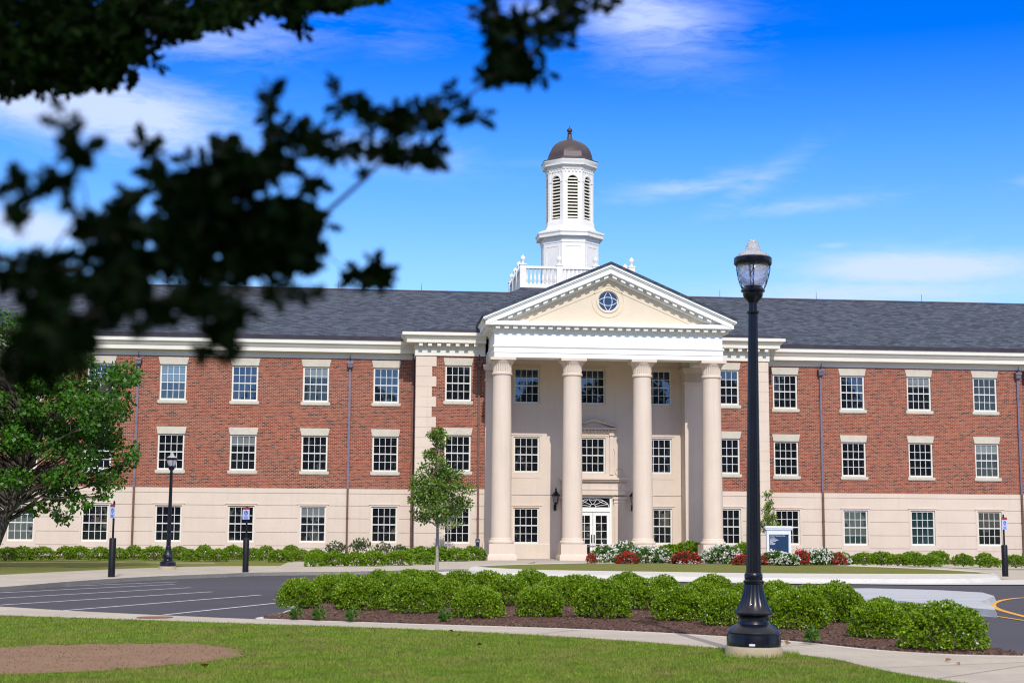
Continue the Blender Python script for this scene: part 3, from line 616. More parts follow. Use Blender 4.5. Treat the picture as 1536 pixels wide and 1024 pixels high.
su = MB(); frame_ring(su, -.80, .80, -GH-OB-.30, OT+.09, -GW/2-OW, GW/2+OW, -GH-OB, OT, -.018, .05); su.box(-.84, .84, -.05, .05, OT+.09, OT+.125)
o = su.build('surround', M['stone']); WM['surround'] = o.data; bpy.data.objects.remove(o)
def gmat(o, mat):
    o.data = o.data.copy(); o.data.materials[0] = mat
def window(xc, zt, y, kind, glass='glass'):
    w = bpy.data.objects.new('window', WM['window']); COL.objects.link(w); w.parent = bld
    w.location = Vector((xc, y, zt))-bld.location
    parts = ['muntin', 'pane']+(['lintel', 'sill'] if kind == 'brick' else ['surround'])
    for p in parts:
        c = bpy.data.objects.new(p, WM[p] if p != 'pane' else PANES[glass]); COL.objects.link(c); c.parent = w
        if p == 'pane': c.rotation_euler = (random.uniform(-.006, .007), 0, random.uniform(-.006, .006))
    return w
PANES = {}
for gk in ('glass', 'glass_sky', 'glass_blind', 'glass_pale', 'glass_shade'):
    me = WM['pane'].copy(); me.materials[0] = M[gk]; PANES[gk] = me
for i, x in enumerate(wing_cols):
    g1 = {1: 'glass_sky', 2: 'glass_sky', 3: 'glass_pale', 4: 'glass_sky', 5: 'glass_sky', 6: 'glass_sky', 8: 'glass_sky'}.get(i, 'glass')
    window(x, ROWS[0], YW, 'brick', 'glass_shade' if i in (5, 9) else g1); window(x, ROWS[1], YW, 'brick', 'glass_shade' if i in (4, 10) else 'glass')
    window(x, ROWS[2], YW-.05, 'stone', 'glass_blind' if i in (1, 8, 9) else ('glass_shade' if i == 5 else 'glass'))
for i, x in enumerate(pav_cols):
    window(x, ROWS[0], YP, 'brick', 'glass_sky' if i else 'glass'); window(x, ROWS[1], YP, 'brick', 'glass_sky' if i else 'glass'); window(x, ROWS[2], YP-.05, 'stone')
for i, x in enumerate(back_cols):
    for j, z in enumerate(ROWS):
        if i == 1 and j == 2: continue
        window(x, z, YB, 'stone', 'glass_sky' if (j == 0 or (i == 2 and j == 1)) else 'glass')
# cornices
def corn(y, dz=0.0, run=.75):
    return [(y+.3, 10.80+dz), (y-.07, 10.80+dz), (y-.07, 11.06+dz), (y-.11, 11.10+dz), (y-.46, 11.10+dz), (y-.46, 11.31+dz), (y-.50, 11.33+dz), (y-.64, 11.50+dz), (y-.70, 11.53+dz), (y-.70, 11.75+dz), (y+.3, 11.75+dz)]
for a, b in ((WL-.4, 2.9), (22.13, WR+.5)): mb = MB(); mb.prof_x(corn(YW), a, b); B(mb, 'cornice', M['cream_trim'])
def pcorn(y, dz=.03):
    return [(y+.3, 10.80+dz), (y-.09, 10.80+dz), (y-.09, 11.18+dz), (y-.12, 11.20+dz), (y-.12, 11.45+dz), (y-.56, 11.45+dz), (y-.56, 11.63+dz), (y-.60, 11.65+dz), (y-.74, 11.80+dz), (y-.80, 11.82+dz), (y-.80, 11.98+dz), (y+.3, 11.98+dz)]
def mitre(mb, prof, y, xa, side, yend):            # returns the cornice round the corner of the pavilion
    n = len(prof); pts0 = []; pts1 = []
    for py, pz in prof:
        off = y-py; pts0.append((xa-side*off if side > 0 else xa+off, py, pz)); pts1.append((xa-side*off if side > 0 else xa+off, yend, pz))
    mb.add(pts0+pts1, [(i, n+i, n+(i+1) % n, (i+1) % n) for i in range(n)]); return pts0
pr = pcorn(YP)
for side, xa, xb in ((1, PL, 6.6), (-1, PR, 18.75)):
    mb = MB(); p0 = mitre(mb, pr, YP, xa, side, 81.0); n = len(pr)
    mb.add(p0+[(xb, y, z) for y, z in pr], [(i, n+i, n+(i+1) % n, (i+1) % n) for i in range(n)])
    B(mb, 'pavilion_cornice', M['cream_trim'])
for x in [3.12+k*.49 for k in range(7)]+[21.92-k*.49 for k in range(7)]: mb = MB(); mb.box(x-.10, x+.10, YP-.50, YP-.12, 11.31, 11.46); B(mb, 'modillion', M['cream_trim'])
for a, b in ((WL-.4, 2.5), (22.5, WR+.5)): mb = MB(); mb.prof_x([(YW-.2, 11.75), (YW-.76, 11.75), (YW-.80, 11.94), (YW-.2, 11.96)], a, b); B(mb, 'gutter', M['gutter'])
for a, b in ((3.2, 6.2), (19.25, 21.9)): mb = MB(); mb.prof_x([(YP+.3, 12.0), (YP-.55, 12.0), (YP-.58, 12.20), (YP-.2, 12.22), (YP+.3, 12.22)], a, b); B(mb, 'gutter', M['gutter'])
# roofs
YR, ZR = 88.8, 15.86
sl = (ZR-11.95)/(YR-(YW-.75))
mb = MB(); X0, X1 = WL-.4, WR+9
mb.add([(X0, YW-.75, 11.95), (X1, YW-.75, 11.95), (X1, YR, ZR), (X0, YR, ZR), (X1, 2*YR-YW+.75, 11.95), (X0, 2*YR-YW+.75, 11.95), (X0, YW, 11.4), (X1, YW, 11.4)], [(0, 1, 2, 3), (3, 2, 4, 5), (0, 3, 5), (1, 4, 2), (0, 6, 7, 1)])
ya, za = YP-.5, 12.22
t_ = 85.3-ya; zp = 15.62; xl, xr = 2.75, 22.4
mb.add([(xl, ya, za), (xr, ya, za), (15.8, 85.3, zp), (9.2, 85.3, zp), (xl, 99, za), (xr, 99, za), (15.8, 92, zp), (9.2, 92, zp), (xl, ya, 11.9), (xr, ya, 11.9)], [(0, 1, 2, 3), (4, 0, 3, 7), (1, 5, 6, 2), (5, 4, 7, 6), (3, 2, 6, 7), (0, 8, 9, 1)])
B(mb, 'roof', M['roof'])
mb = MB(); mb.tube([(X0, YR, ZR), (X1, YR, ZR)], .07, 6)
B(mb, 'ridge_cap', M['gutter'])
for px_ in (162, 440, 505, 630, 1081, 1223, 1374, 1521):
    x = YR*math.tan(YAW+(px_-768)/F_PX); m2 = MB(); m2.tube([(x, YR, ZR), (x, YR, ZR+.5)], [.018, .010], 5); B(m2, 'lightning_rod', M['gutter'])
# portico roof
RS = .432
mb = MB(); yg, yk = 74.62, 87.0; hw = 6.62; zt_ = 15.36
for s in (-1, 1):
    a, b = (CX, zt_), (CX+s*hw, zt_-hw*RS); c, d = (CX+s*hw, zt_-hw*RS-.14), (CX, zt_-.14)
    mb.prof_y([a, b, c, d] if s > 0 else [a, d, c, b], yg, yk)
B(mb, 'portico_roof', M['roof'])
# entablature of the portico (front and two sides)
EX0, EX1 = 6.75, 18.65
def ent(mb, z0, z1, pr_):
    mb.box(EX0-pr_, EX1+pr_, YF-pr_, YF+1.0, z0, z1); mb.box(EX0-pr_, EX0+.95, YF+1.0, YP-.05, z0, z1); mb.box(EX1-.95, EX1+pr_, YF+1.0, YP-.05, z0, z1)
mb = MB(); ent(mb, 10.39, 10.63, 0); ent(mb, 10.63, 10.90, .025); ent(mb, 10.90, 10.93, .05); ent(mb, 10.93, 11.0, .075); ent(mb, 11.0, 11.74, .0); ent(mb, 11.74, 11.80, .06)
B(mb, 'entablature', M['white'])
mb = MB()
for a0, a1, p_ in ((11.80, 11.99, .10), (11.99, 12.20, .50)): ent(mb, a0, a1, p_)
# raking cornice
def rake(mb, y0, y1, top, bot, hw_):               # band between two offsets under the roof line
    for s in (-1, 1):
        a = [(CX, zt_-top), (CX+s*hw_, zt_-top-hw_*RS), (CX+s*hw_, zt_-bot-hw_*RS), (CX, zt_-bot)]
        mb.prof_y(a if s > 0 else a[::-1], y0, y1)
rake(mb, 74.66, 75.7, .14, .26, 6.58); rake(mb, 74.72, 75.7, .26, .33, 6.52); rake(mb, 74.78, 75.7, .33, .60, 6.36)
rake(mb, 75.12, 75.7, .60, .82, 5.75)
for s in (-1, 1):                                   # eaves cornice along the sides
    xs_ = [(6.40, 12.20), (6.58, 12.47), (6.58, 12.36), (6.46, 12.20)]
    mb.prof_y([(CX+s*5.9, 12.2), (CX+s*6.44, 12.2), (CX+s*6.56, 12.34), (CX+s*6.56, 12.50), (CX+s*5.9, 12.74)][::s], 75.7, YP+.6)
B(mb, 'pediment_cornice', M['white'])
mb = MB()
k = 0; x = EX0+.14
while x < EX1: mb = MB(); mb.box(x-.115, x+.115, YF-.38, YF-.10, 11.83, 11.985); B(mb, 'dentil', M['white']); x += .4505
for s_x in (EX0, EX1):
    y = YF+.3
    while y < YP-.6:
        mb = MB(); mb.box(s_x-.38 if s_x == EX0 else s_x+.10, s_x-.10 if s_x == EX0 else s_x+.38, y-.115, y+.115, 11.83, 11.985); B(mb, 'dentil', M['white']); y += .45
for s in (-1, 1):                                  # dentils up the rakes
    for k in range(12):
        x = .22+k*.45
        if x > 5.2: break
        xx = CX+s*x; z = zt_-.60-x*RS
        a = [(xx-.115, z+s*.115*RS), (xx+.115, z-s*.115*RS), (xx+.115, z-.155-s*.115*RS), (xx-.115, z-.155+s*.115*RS)]
        mb = MB(); mb.prof_y(a, 74.88, 75.12); B(mb, 'dentil', M['white'])
# tympanum with oculus
OC = (12.66, 13.40); ro = .54
mb = MB(); ytm = 75.36
nseg = 40; circ = [(OC[0]+ro*math.cos(2*math.pi*i/nseg), OC[1]+ro*math.sin(2*math.pi*i/nseg)) for i in range(nseg)]
tri = [(CX-6.2, 12.15), (CX+6.2, 12.15), (CX, 12.15+6.2*RS+.1)]
def hit(a):                                         # ray from oculus to triangle
    best = None; o = Vector(OC); d = Vector((math.cos(a), math.sin(a)))
    for i in range(3):
        p, q = Vector(tri[i]), Vector(tri[(i+1) % 3]); e_ = q-p; den = d.x*e_.y-d.y*e_.x
        if abs(den) < 1e-9: continue
        t = ((p.x-o.x)*e_.y-(p.y-o.y)*e_.x)/den; u = ((p.x-o.x)*d.y-(p.y-o.y)*d.x)/den
        if t > 0 and -1e-6 <= u <= 1+1e-6 and (best is None or t < best): best = t
    return tuple(o+d*best)
angs = sorted([2*math.pi*i/nseg for i in range(nseg)]+[math.atan2(p[1]-OC[1], p[0]-OC[0]) % (2*math.pi) for p in tri])
ip = [(OC[0]+ro*math.cos(a), OC[1]+ro*math.sin(a)) for a in angs]; op = [hit(a) for a in angs]; n = len(angs)
mb.add([(x, ytm, z) for x, z in ip]+[(x, ytm, z) for x, z in op]+[(x, ytm+.15, z) for x, z in ip], [(i, (i+1) % n, n+(i+1) % n, n+i) for i in range(n)]+[(i, 2*n+i, 2*n+(i+1) % n, (i+1) % n) for i in range(n)])
for r0, r1, yy in ((.54, .62, .05), (.80, .86, .03)):   # ring mouldings
    nn = 48
    mb.add([(OC[0]+r*math.cos(2*math.pi*i/nn), ytm-y_, OC[1]+r*math.sin(2*math.pi*i/nn)) for r, y_ in ((r0, 0), (r0, yy), (r1, yy), (r1, 0)) for i in range(nn)],
           [(j*nn+i, j*nn+(i+1) % nn, (j+1)*nn+(i+1) % nn, (j+1)*nn+i) for j in range(3) for i in range(nn)])
for s in (-1, 1):
    a = [(CX, 14.13), (CX+s*4.3, 14.13-4.3*RS), (CX+s*4.3, 14.09-4.3*RS), (CX, 14.09)]
    mb.prof_y(a if s > 0 else a[::-1], ytm-.03, ytm+.01)
B(mb, 'tympanum', M['tymp'])
oc = MB(); oc.add([(OC[0]+.56*math.cos(2*math.pi*i/32), ytm+.12, OC[1]+.56*math.sin(2*math.pi*i/32)) for i in range(32)], [tuple(range(32))]); ow = B(oc, 'oculus_window', M['glass_sky'])
m2 = MB()
def arcbar(mb, pts, w, y0, y1):
    for a, b in zip(pts[:-1], pts[1:]):
        A, Bv = Vector(a), Vector(b); d = (Bv-A).normalized(); q = Vector((-d.y, d.x))*w/2
        mb.prof_y([tuple(A-q), tuple(Bv-q), tuple(Bv+q), tuple(A+q)], y0, y1)
arcbar(m2, [(OC[0]+.52*math.cos(2*math.pi*i/32), OC[1]+.52*math.sin(2*math.pi*i/32)) for i in range(33)], .05, ytm+.06, ytm+.12)
for rot in range(4):
    a0 = rot*math.pi/2; c = Vector((math.cos(a0), math.sin(a0)))*.50; pts = []
    for i in range(13):
        a = a0+math.pi-math.radians(46)+math.radians(92)*i/12; p = Vector(OC)+c+Vector((math.cos(a), math.sin(a)))*.74*.97
        pts.append(tuple(p))
    arcbar(m2, pts, .032, ytm+.075+.004*rot, ytm+.11+.004*rot)
o = m2.build('muntin', M['muntin']); o.parent = ow
# columns and pilasters
col_x = [7.22, 10.87, 14.53, 18.20]
sh = MB(); prof = [(.52, 1.22), (.525, 1.6)]
for i in range(12): t = i/11; prof.append((.52-.055*t**1.6, 1.8+7.72*t))
sh.lathe(prof, n=48)
cap = MB(); cap.lathe([(.47, 9.50), (.52, 9.53), (.535, 9.58), (.52, 9.63), (.475, 9.66)], n=48)
cap.lathe([(.475, 9.66), (.49, 9.80), (.505, 9.95), (.53, 10.06), (.56, 10.10), (.60, 10.20), (.62, 10.26)], n=56, flute=.07)
cap.lathe([(.55, 10.12), (.63, 10.21), (.645, 10.26), (.60, 10.27)], n=48)
cap.box(-.66, .66, -.66, .66, 10.26, 10.39)
bs = MB(); bs.lathe([(.62, .93), (.655, .97), (.66, 1.02), (.64, 1.07), (.57, 1.10), (.555, 1.13), (.56, 1.17), (.545, 1.21), (.52, 1.23)], n=48)
bs.box(-.66, .66, -.66, .66, .42, .93); bs.add([(-.74, -.74, .1), (.74, -.74, .1), (.74, .74, .1), (-.74, .74, .1), (-.74, -.74, .32), (.74, -.74, .32), (.74, .74, .32), (-.74, .74, .32), (-.66, -.66, .42), (.66, -.66, .42), (.66, .66, .42), (-.66, .66, .42)], [(0, 1, 5, 4), (1, 2, 6, 5), (2, 3, 7, 6), (3, 0, 4, 7), (4, 5, 9, 8), (5, 6, 10, 9), (6, 7, 11, 10), (7, 4, 8, 11)])
c0 = sh.build('column', M['stone']); k0 = cap.build('capital', M['stone'], c0); b0 = bs.build('pedestal', M['stone'], c0)
for i, x in enumerate(col_x):
    c = c0 if i == 0 else copy_tree(c0); c.parent = bld; c.location = Vector((x, 75.95, 0))-bld.location
for x0, x1 in ((6.62, 7.62), (17.44, 18.44)):
    p = MB(); p.box(x0, x1, 78.93, YB, 1.1, 9.5); po = B(p, 'pilaster', M['stone'])
    q = MB(); q.box(x0-.05, x1+.05, 78.88, YB, 9.5, 9.62)
    q.box(x0, x1, 78.92, YB, 9.62, 10.06)
    nfl = 9
    for k in range(nfl): xx = x0+.06+k*(x1-x0-.12)/(nfl-1); q.box(xx-.028, xx+.028, 78.86, 78.92, 9.64, 10.0)
    q.box(x0-.06, x1+.06, 78.86, YB, 10.06, 10.12); q.box(x0-.12, x1+.12, 78.80, YB, 10.12, 10.24); q.box(x0-.15, x1+.15, 78.77, YB, 10.24, 10.385)
    o = q.build('capital', M['stone']); o.parent = po
    r = MB(); r.box(x0-.06, x1+.06, 78.86, YB, .9, 1.1); r.box(x0-.1, x1+.1, 78.80, YB, 0, .9)
    o = r.build('pedestal', M['stone']); o.parent = po
# door with transom
def sub(mb, name, mat, par, **k):
    o = mb.build(name, mat, None, **k); o.parent = par; return o
d = MB(); yD = YB+.10
d.box(11.55, 11.66, yD-.06, yD+.08, .1, 3.44); d.box(13.49, 13.60, yD-.06, yD+.08, .1, 3.44); d.box(11.66, 13.49, yD-.06, yD+.08, 3.36, 3.44); d.box(11.66, 13.49, yD-.06, yD+.08, 2.62, 2.86)
dr = B(d, 'doorway', M['white'])
for xa, xb in ((11.66, 12.565), (12.585, 13.49)):
    l = MB(); l.box(xa, xa+.15, yD, yD+.06, .1, 2.62); l.box(xb-.15, xb, yD, yD+.06, .1, 2.62); l.box(xa+.15, xb-.15, yD, yD+.06, 2.42, 2.62); l.box(xa+.15, xb-.15, yD, yD+.06, .1, .35)
    l.box((xa+xb)/2-.014, (xa+xb)/2+.014, yD+.012, yD+.05, .35, 2.42)
    for k in range(1, 5): z = .35+2.07*k/5; l.box(xa+.15, xb-.15, yD+.010, yD+.052, z-.014, z+.014)
    sub(l, 'door_leaf', M['white'], dr)
    gl = MB(); gl.box(xa+.15, xb-.15, yD+.03, yD+.034, .35, 2.42); sub(gl, 'pane', M['glass'], dr)
    hx = xb-.06 if xa < 12 else xa+.06
    hd = MB(); hd.tube([(hx, yD-.05, 1.0), (hx, yD-.05, 1.35)], .014, 6); hd.box(hx-.03, hx+.03, yD-.02, yD, .95, 1.4); sub(hd, 'handle', M['matte_black'], dr)
gl = MB(); gl.box(11.66, 13.49, yD+.03, yD+.034, 2.86, 3.36); sub(gl, 'transom_pane', M['glass'], dr)
tm = MB(); cx_, cz_ = 12.575, 2.87
for r_ in (.16,):
    arcbar(tm, [(cx_+r_*math.cos(math.pi*i/10), cz_+r_*math.sin(math.pi*i/10)) for i in range(11)], .025, yD+.005, yD+.03)
arcbar(tm, [(cx_+.88*math.cos(math.pi*i/16), cz_+.46*math.sin(math.pi*i/16)) for i in range(17)], .03, yD+.004, yD+.029)
for i_, a in enumerate([20, 48, 75, 105, 132, 160]):
    a = math.radians(a); arcbar(tm, [(cx_+.16*math.cos(a), cz_+.16*math.sin(a)), (cx_+.86*math.cos(a), cz_+.45*math.sin(a))], .022, yD+.006+.001*i_, yD+.027)
for a0, a1 in ((20, 75), (75, 105), (105, 160)):
    pts = []
    for i in range(9):
        a = math.radians(a0+(a1-a0)*i/8); q = 1-.22*math.sin(math.pi*i/8); pts.append((cx_+.86*q*math.cos(a), cz_+.45*q*math.sin(a)))
    arcbar(tm, pts, .02, yD+.003, yD+.026)
sub(tm, 'transom_muntin', M['white'], dr)
# door surround and blind aedicule above
s = MB()
for x0, x1 in ((10.86, 11.46), (13.70, 14.30)):
    s.box(x0, x1, YB-.16, YB-.001, .1, 3.1)
    for k in range(6): xx = x0+.08+k*.088; s.box(xx-.02, xx+.02, YB-.19, YB-.16, .95, 3.0)
    s.box(x0-.05, x1+.05, YB-.22, YB-.001, .1, .85); s.box(x0-.03, x1+.03, YB-.20, YB-.001, 3.1, 3.18); s.box(x0-.06, x1+.06, YB-.24, YB-.001, 3.30, 3.42); s.box(x0, x1, YB-.17, YB-.001, 3.18, 3.30)
s.box(11.46, 11.55, YB-.05, YB-.001, .1, 3.5); s.box(13.60, 13.70, YB-.05, YB-.001, .1, 3.5)
s.box(10.86, 14.30, YB-.20, YB-.001, 3.52, 3.80); s.box(10.82, 14.34, YB-.23, YB-.001, 3.80, 3.86); s.box(10.86, 14.30, YB-.16, YB-.001, 3.86, 4.26)
s.box(10.78, 14.38, YB-.34, YB-.001, 4.26, 4.34); s.box(10.72, 14.44, YB-.42, YB-.001, 4.34, 4.43)
for x in (11.14, 14.02):
    nn = 20
    s.add([(x+r*math.cos(2*math.pi*i/nn), YB-.16-y_, 4.06+r*math.sin(2*math.pi*i/nn)) for r, y_ in ((.17, 0), (.15, .03), (.10, .01), (.05, .035), (0.001, .035)) for i in range(nn)], [(j*nn+i, j*nn+(i+1) % nn, (j+1)*nn+(i+1) % nn, (j+1)*nn+i) for j in range(4) for i in range(nn)])
for sg in (-1, 1):
    bx = BX+sg*.90
    s.box(min(bx, bx+sg*.20), max(bx, bx+sg*.20), YB-.07, YB-.001, 4.62, 6.72)
    s.box(min(bx-sg*.03, bx+sg*.26), max(bx-sg*.03, bx+sg*.26), YB-.12, YB-.001, 6.72, 6.86)
    arcbar(s, [(bx+sg*(.22+.10*math.sin(t/8*math.pi*1.5)), 6.1-t*.17) for t in range(9)], .06, YB-.05, YB-.001)
    nn = 14; arcbar(s, [(bx+sg*.52+.22*math.cos(2*math.pi*i/nn), 4.78+.20*math.sin(2*math.pi*i/nn)) for i in range(nn+1)], .035, YB-.05, YB-.001)
s.box(BX-1.12, BX+1.12, YB-.08, YB-.001, 6.86, 7.02)
for k in range(12): x = BX-1.03+k*.187; s.box(x-.05, x+.05, YB-.17, YB-.08, 6.94, 7.03)
s.box(BX-1.25, BX+1.25, YB-.26, YB-.001, 7.04, 7.15)
for sg in (-1, 1):
    a = [(BX, 7.62), (BX+sg*1.28, 7.19), (BX+sg*1.28, 7.10+.06), (BX, 7.50)]
    s.prof_y(a if sg > 0 else a[::-1], YB-.26, YB-.001)
s.prof_y([(BX-1.1, 7.15), (BX+1.1, 7.15), (BX, 7.52)], YB-.06, YB-.001)
B(s, 'door_surround', M['stone'])
# wall lanterns
for x in (10.50, 14.72):
    y = YB-.36; w = MB(); w.box(x-.07, x+.07, YB-.06, YB-.001, 2.68, 3.0)
    w.tube([(x, YB-.03, 2.78), (x, YB-.2, 2.74), (x, YB-.34, 2.84), (x, y, 3.02)], .03, 6)
    w.lathe([(.03, 2.98), (.09, 3.02), (.10, 3.08)], (x, y, 0), 6)
    for k in range(6):
        a = 2*math.pi*k/6; w.tube([(x+.10*math.cos(a), y+.10*math.sin(a), 3.06), (x+.185*math.cos(a), y+.185*math.sin(a), 3.46)], .014, 5)
    w.lathe([(.215, 3.44), (.225, 3.49), (.17, 3.56), (.09, 3.66), (.05, 3.70), (.045, 3.76), (.06, 3.80), (.02, 3.86), (.005, 3.95)], (x, y, 0), 6)
    wo = B(w, 'wall_lantern', M['matte_black'])
    g2 = MB(); g2.lathe([(.08, 3.08), (.165, 3.44)], (x, y, 0), 6); sub(g2, 'lantern_glass', M['sconce_glass'], wo)
# downspouts
def downspout(x, y, top, low_mat_z=3.78, hop=True, m='copper_pat'):
    u = MB(); u.box(x-.055, x+.055, y-.12, y-.02, low_mat_z+.0, top); 
    u.tube([(x, y-.30, top+.35), (x, y-.26, top+.18), (x, y-.09, top+.06)], .045, 8)
    for z in (5.2, 7.2, 9.2): u.box(x-.075, x+.075, y-.13, y-.015, z, z+.05)
    o = B(u, 'downspout', M[m])
    lo_ = MB(); lo_.box(x-.055, x+.055, y-.17, y-.07, .15, low_mat_z-.003); lo_.box(x-.08, x+.08, y-.2, y-.07, .15, .55); lo_.box(x-.07, x+.07, y-.18, y-.068, 2.2, 2.25); sub(lo_, 'lower_pipe', M['copper'], o)
    if hop:
        h = MB(); h.box(x-.17, x+.17, y-.34, y-.02, top-.10, top+.02); h.add([(x-.15, y-.31, top-.10), (x+.15, y-.31, top-.10), (x+.15, y-.02, top-.10), (x-.15, y-.02, top-.10), (x-.13, y-.28, top-.30), (x+.13, y-.28, top-.30), (x+.13, y-.02, top-.30), (x-.13, y-.02, top-.30), (x-.06, y-.13, top-.42), (x+.06, y-.13, top-.42), (x+.06, y-.02, top-.42), (x-.06, y-.02, top-.42)],
            [(0, 1, 5, 4), (1, 2, 6, 5), (3, 0, 4, 7), (4, 5, 9, 8), (5, 6, 10, 9), (7, 4, 8, 11), (8, 9, 10, 11)]); sub(h, 'rain_hopper', M[m], o)
for x in (-11.87, -.61, 25.62, 37.12): downspout(x, YW, 10.62)
downspout(6.27, YP, 10.55, m='copper'); downspout(2.82, YW, 10.9, hop=False, m='copper')
# balustrade platform
pb = MB(); BX0, BX1, BY0, BY1 = 9.28, 15.72, 85.3, 91.74
pb.box(BX0-.18, BX1+.18, BY0-.18, BY1+.18, 15.3, 15.63); B(pb, 'roof_platform', M['gutter'])
rl = MB()
for z0, z1, w in ((15.63, 15.86, .17), (16.78, 16.93, .13)):
    rl.box(BX0-w, BX1+w, BY0-w, BY0+w, z0, z1); rl.box(BX0-w, BX1+w, BY1-w, BY1+w, z0, z1); rl.box(BX0-w, BX0+w, BY0+w, BY1-w, z0, z1); rl.box(BX1-w, BX1+w, BY0+w, BY1-w, z0, z1)
bal = B(rl, 'balustrade', M['cupola'])
pp = [BX0+i*(BX1-BX0)/3 for i in range(4)]; qq = [BY0+i*(BY1-BY0)/3 for i in range(4)]
postm = MB(); postm.box(-.18, .18, -.18, .18, 15.6, 16.97); postm.box(-.21, .21, -.21, .21, 16.97, 17.04)
postm.lathe([(.10, 17.04), (.07, 17.14), (.09, 17.20), (.13, 17.28), (.155, 17.36), (.13, 17.45), (.07, 17.52), (.03, 17.56), (.0, 17.60)], n=14)
bm_ = MB(); bm_.lathe([(.065, 15.86), (.065, 15.92), (.035, 15.96), (.075, 16.10), (.085, 16.20), (.05, 16.40), (.033, 16.52), (.045, 16.66), (.065, 16.72), (.065, 16.78)], n=10)
po_, bo_ = postm.build('post', M['cupola']), bm_.build('baluster', M['cupola'])
first = True
def put(src, x, y):
    c = src.copy(); COL.objects.link(c); c.parent = bal; c.location = (x, y, 0)
for i in range(4):
    for j in range(4):
        if i in (0, 3) or j in (0, 3): put(po_, pp[i], qq[j])
for i in range(3):
    for k in range(8):
        t = (k+1)/9; x = pp[i]+t*(pp[i+1]-pp[i]); put(bo_, x, BY0); 
        y = qq[i]+t*(qq[i+1]-qq[i]); put(bo_, BX0, y); put(bo_, BX1, y)
bpy.data.objects.remove(po_); bpy.data.objects.remove(bo_)
# cupola
CU = (12.5, 88.6, 0)
def octa(mb, prof): mb.lathe([(r/2/math.cos(math.pi/8), z) for r, z in prof], CU, 8, rot0=.5); return mb
cu = MB(); octa(cu, [(3.34, 15.5), (3.34, 18.72), (3.40, 18.76), (3.40, 18.90), (3.46, 18.95), (3.46, 19.10), (3.92, 19.12), (3.92, 19.28), (4.02, 19.36), (4.02, 19.46), (3.2, 19.62), (3.0, 19.68), (3.0, 19.74), (2.86, 19.86), (2.86, 20.1), (2.80, 20.12)])
cpo = B(cu, 'cupola', M['cupola'], smooth=False)
# drum with arched openings on each face
dm = MB(); lv = MB(); dk = MB()
hwf = 2.71/2*math.tan(math.pi/8); apo = 2.71/2; ow2 = .31; za_, zb_ = 20.27, 22.62
for k in range(8):
    lv = MB(); R_ = Matrix.Rotation(k*math.pi/4, 4, 'Z'); T = Matrix.Translation(Vector(CU))@R_
    def fp(x, y, z): return T@Vector((x, -apo+y, z))
    A = [(-hwf, 20.12), (hwf, 20.12), (hwf, 23.5), (-hwf, 23.5)]
    arch = [(ow2*math.cos(math.pi*i/10), zb_+ow2*math.sin(math.pi*i/10)) for i in range(11)]
    pts = [(-hwf, 20.12), (hwf, 20.12), (hwf, za_), (-hwf, za_)]; dm.add([fp(x, 0, z) for x, z in pts], [(0, 1, 2, 3)])
    for s in (-1, 1): dm.add([fp(x, 0, z) for x, z in [(s*hwf, za_), (s*ow2, za_), (s*ow2, zb_), (s*hwf, zb_)]], [(0, 1, 2, 3)])
    for s in (-1, 1):
        half = [p for p in arch if p[0]*s >= -1e-6]; half = sorted(half, key=lambda p: p[1])
        poly = [(s*hwf, zb_)]+half+[(0, 23.5), (s*hwf, 23.5)]; dm.add([fp(x, 0, z) for x, z in poly], [tuple(range(len(poly)))])
    # reveals, keystone, archivolt and imposts
    path = [(-ow2, za_), (-ow2, zb_)]+arch[::-1]+[(ow2, za_)]
    for a, b in zip(path[:-1], path[1:]): dm.add([fp(a[0], 0, a[1]), fp(b[0], 0, b[1]), fp(b[0], .14, b[1]), fp(a[0], .14, a[1])], [(0, 1, 2, 3)])
    def bx_(x0, x1, y0, y1, z0, z1):
        dm.add([fp(x, y, z) for z in (z0, z1) for y in (y0, y1) for x in (x0, x1)], [(0, 2, 3, 1), (4, 5, 7, 6), (0, 1, 5, 4), (2, 6, 7, 3), (0, 4, 6, 2), (1, 3, 7, 5)])
    for s in (-1, 1):
        a, b = sorted((s*(ow2+.02), s*(hwf+.01))); bx_(a, b, -.045, .01, zb_-.09, zb_-.01); a, b = sorted((s*(ow2+.04), s*(hwf-.0))); bx_(a, b, -.03, .01, 20.12, 20.2)
        a, b = sorted((s*(hwf-.13), s*(hwf+.012))); bx_(a, b, -.03, .005, 20.2, 23.1)
    o_ = [((ow2+.07)*math.cos(math.pi*i/10), zb_+(ow2+.07)*math.sin(math.pi*i/10)) for i in range(11)]
    for i in range(10): dm.add([fp(arch[i][0], -.03, arch[i][1]), fp(arch[i+1][0], -.03, arch[i+1][1]), fp(o_[i+1][0], -.03, o_[i+1][1]), fp(o_[i][0], -.03, o_[i][1]), fp(o_[i][0], 0, o_[i][1]), fp(o_[i+1][0], 0, o_[i+1][1])], [(0, 1, 2, 3), (3, 2, 5, 4)])
    bx_(-.05, .05, -.05, .01, zb_+ow2, zb_+ow2+.17)
    for i in range(5): x = -hwf+.12+i*(2*hwf-.24)/4; bx_(x-.05, x+.05, -.06, .01, 23.16, 23.28)
    ns = 13
    for i in range(ns):
        z = za_+.06+i*(zb_+ow2-.1-za_)/ns; hw2 = ow2 if z < zb_ else math.sqrt(max(.01, ow2**2-(z-zb_)**2))
        lv.add([fp(-hw2, .02, z), fp(hw2, .02, z), fp(hw2, .12, z+.11), fp(-hw2, .12, z+.11), fp(-hw2, .02, z+.055), fp(hw2, .02, z+.055)], [(0, 1, 2, 3), (0, 1, 5, 4), (4, 5, 2, 3)])
    sub(lv, 'louver', M['slat'], cpo)
    dk.add([fp(-ow2, .14, za_), fp(ow2, .14, za_), fp(ow2, .14, zb_+ow2), fp(-ow2, .14, zb_+ow2)], [(0, 1, 2, 3)])
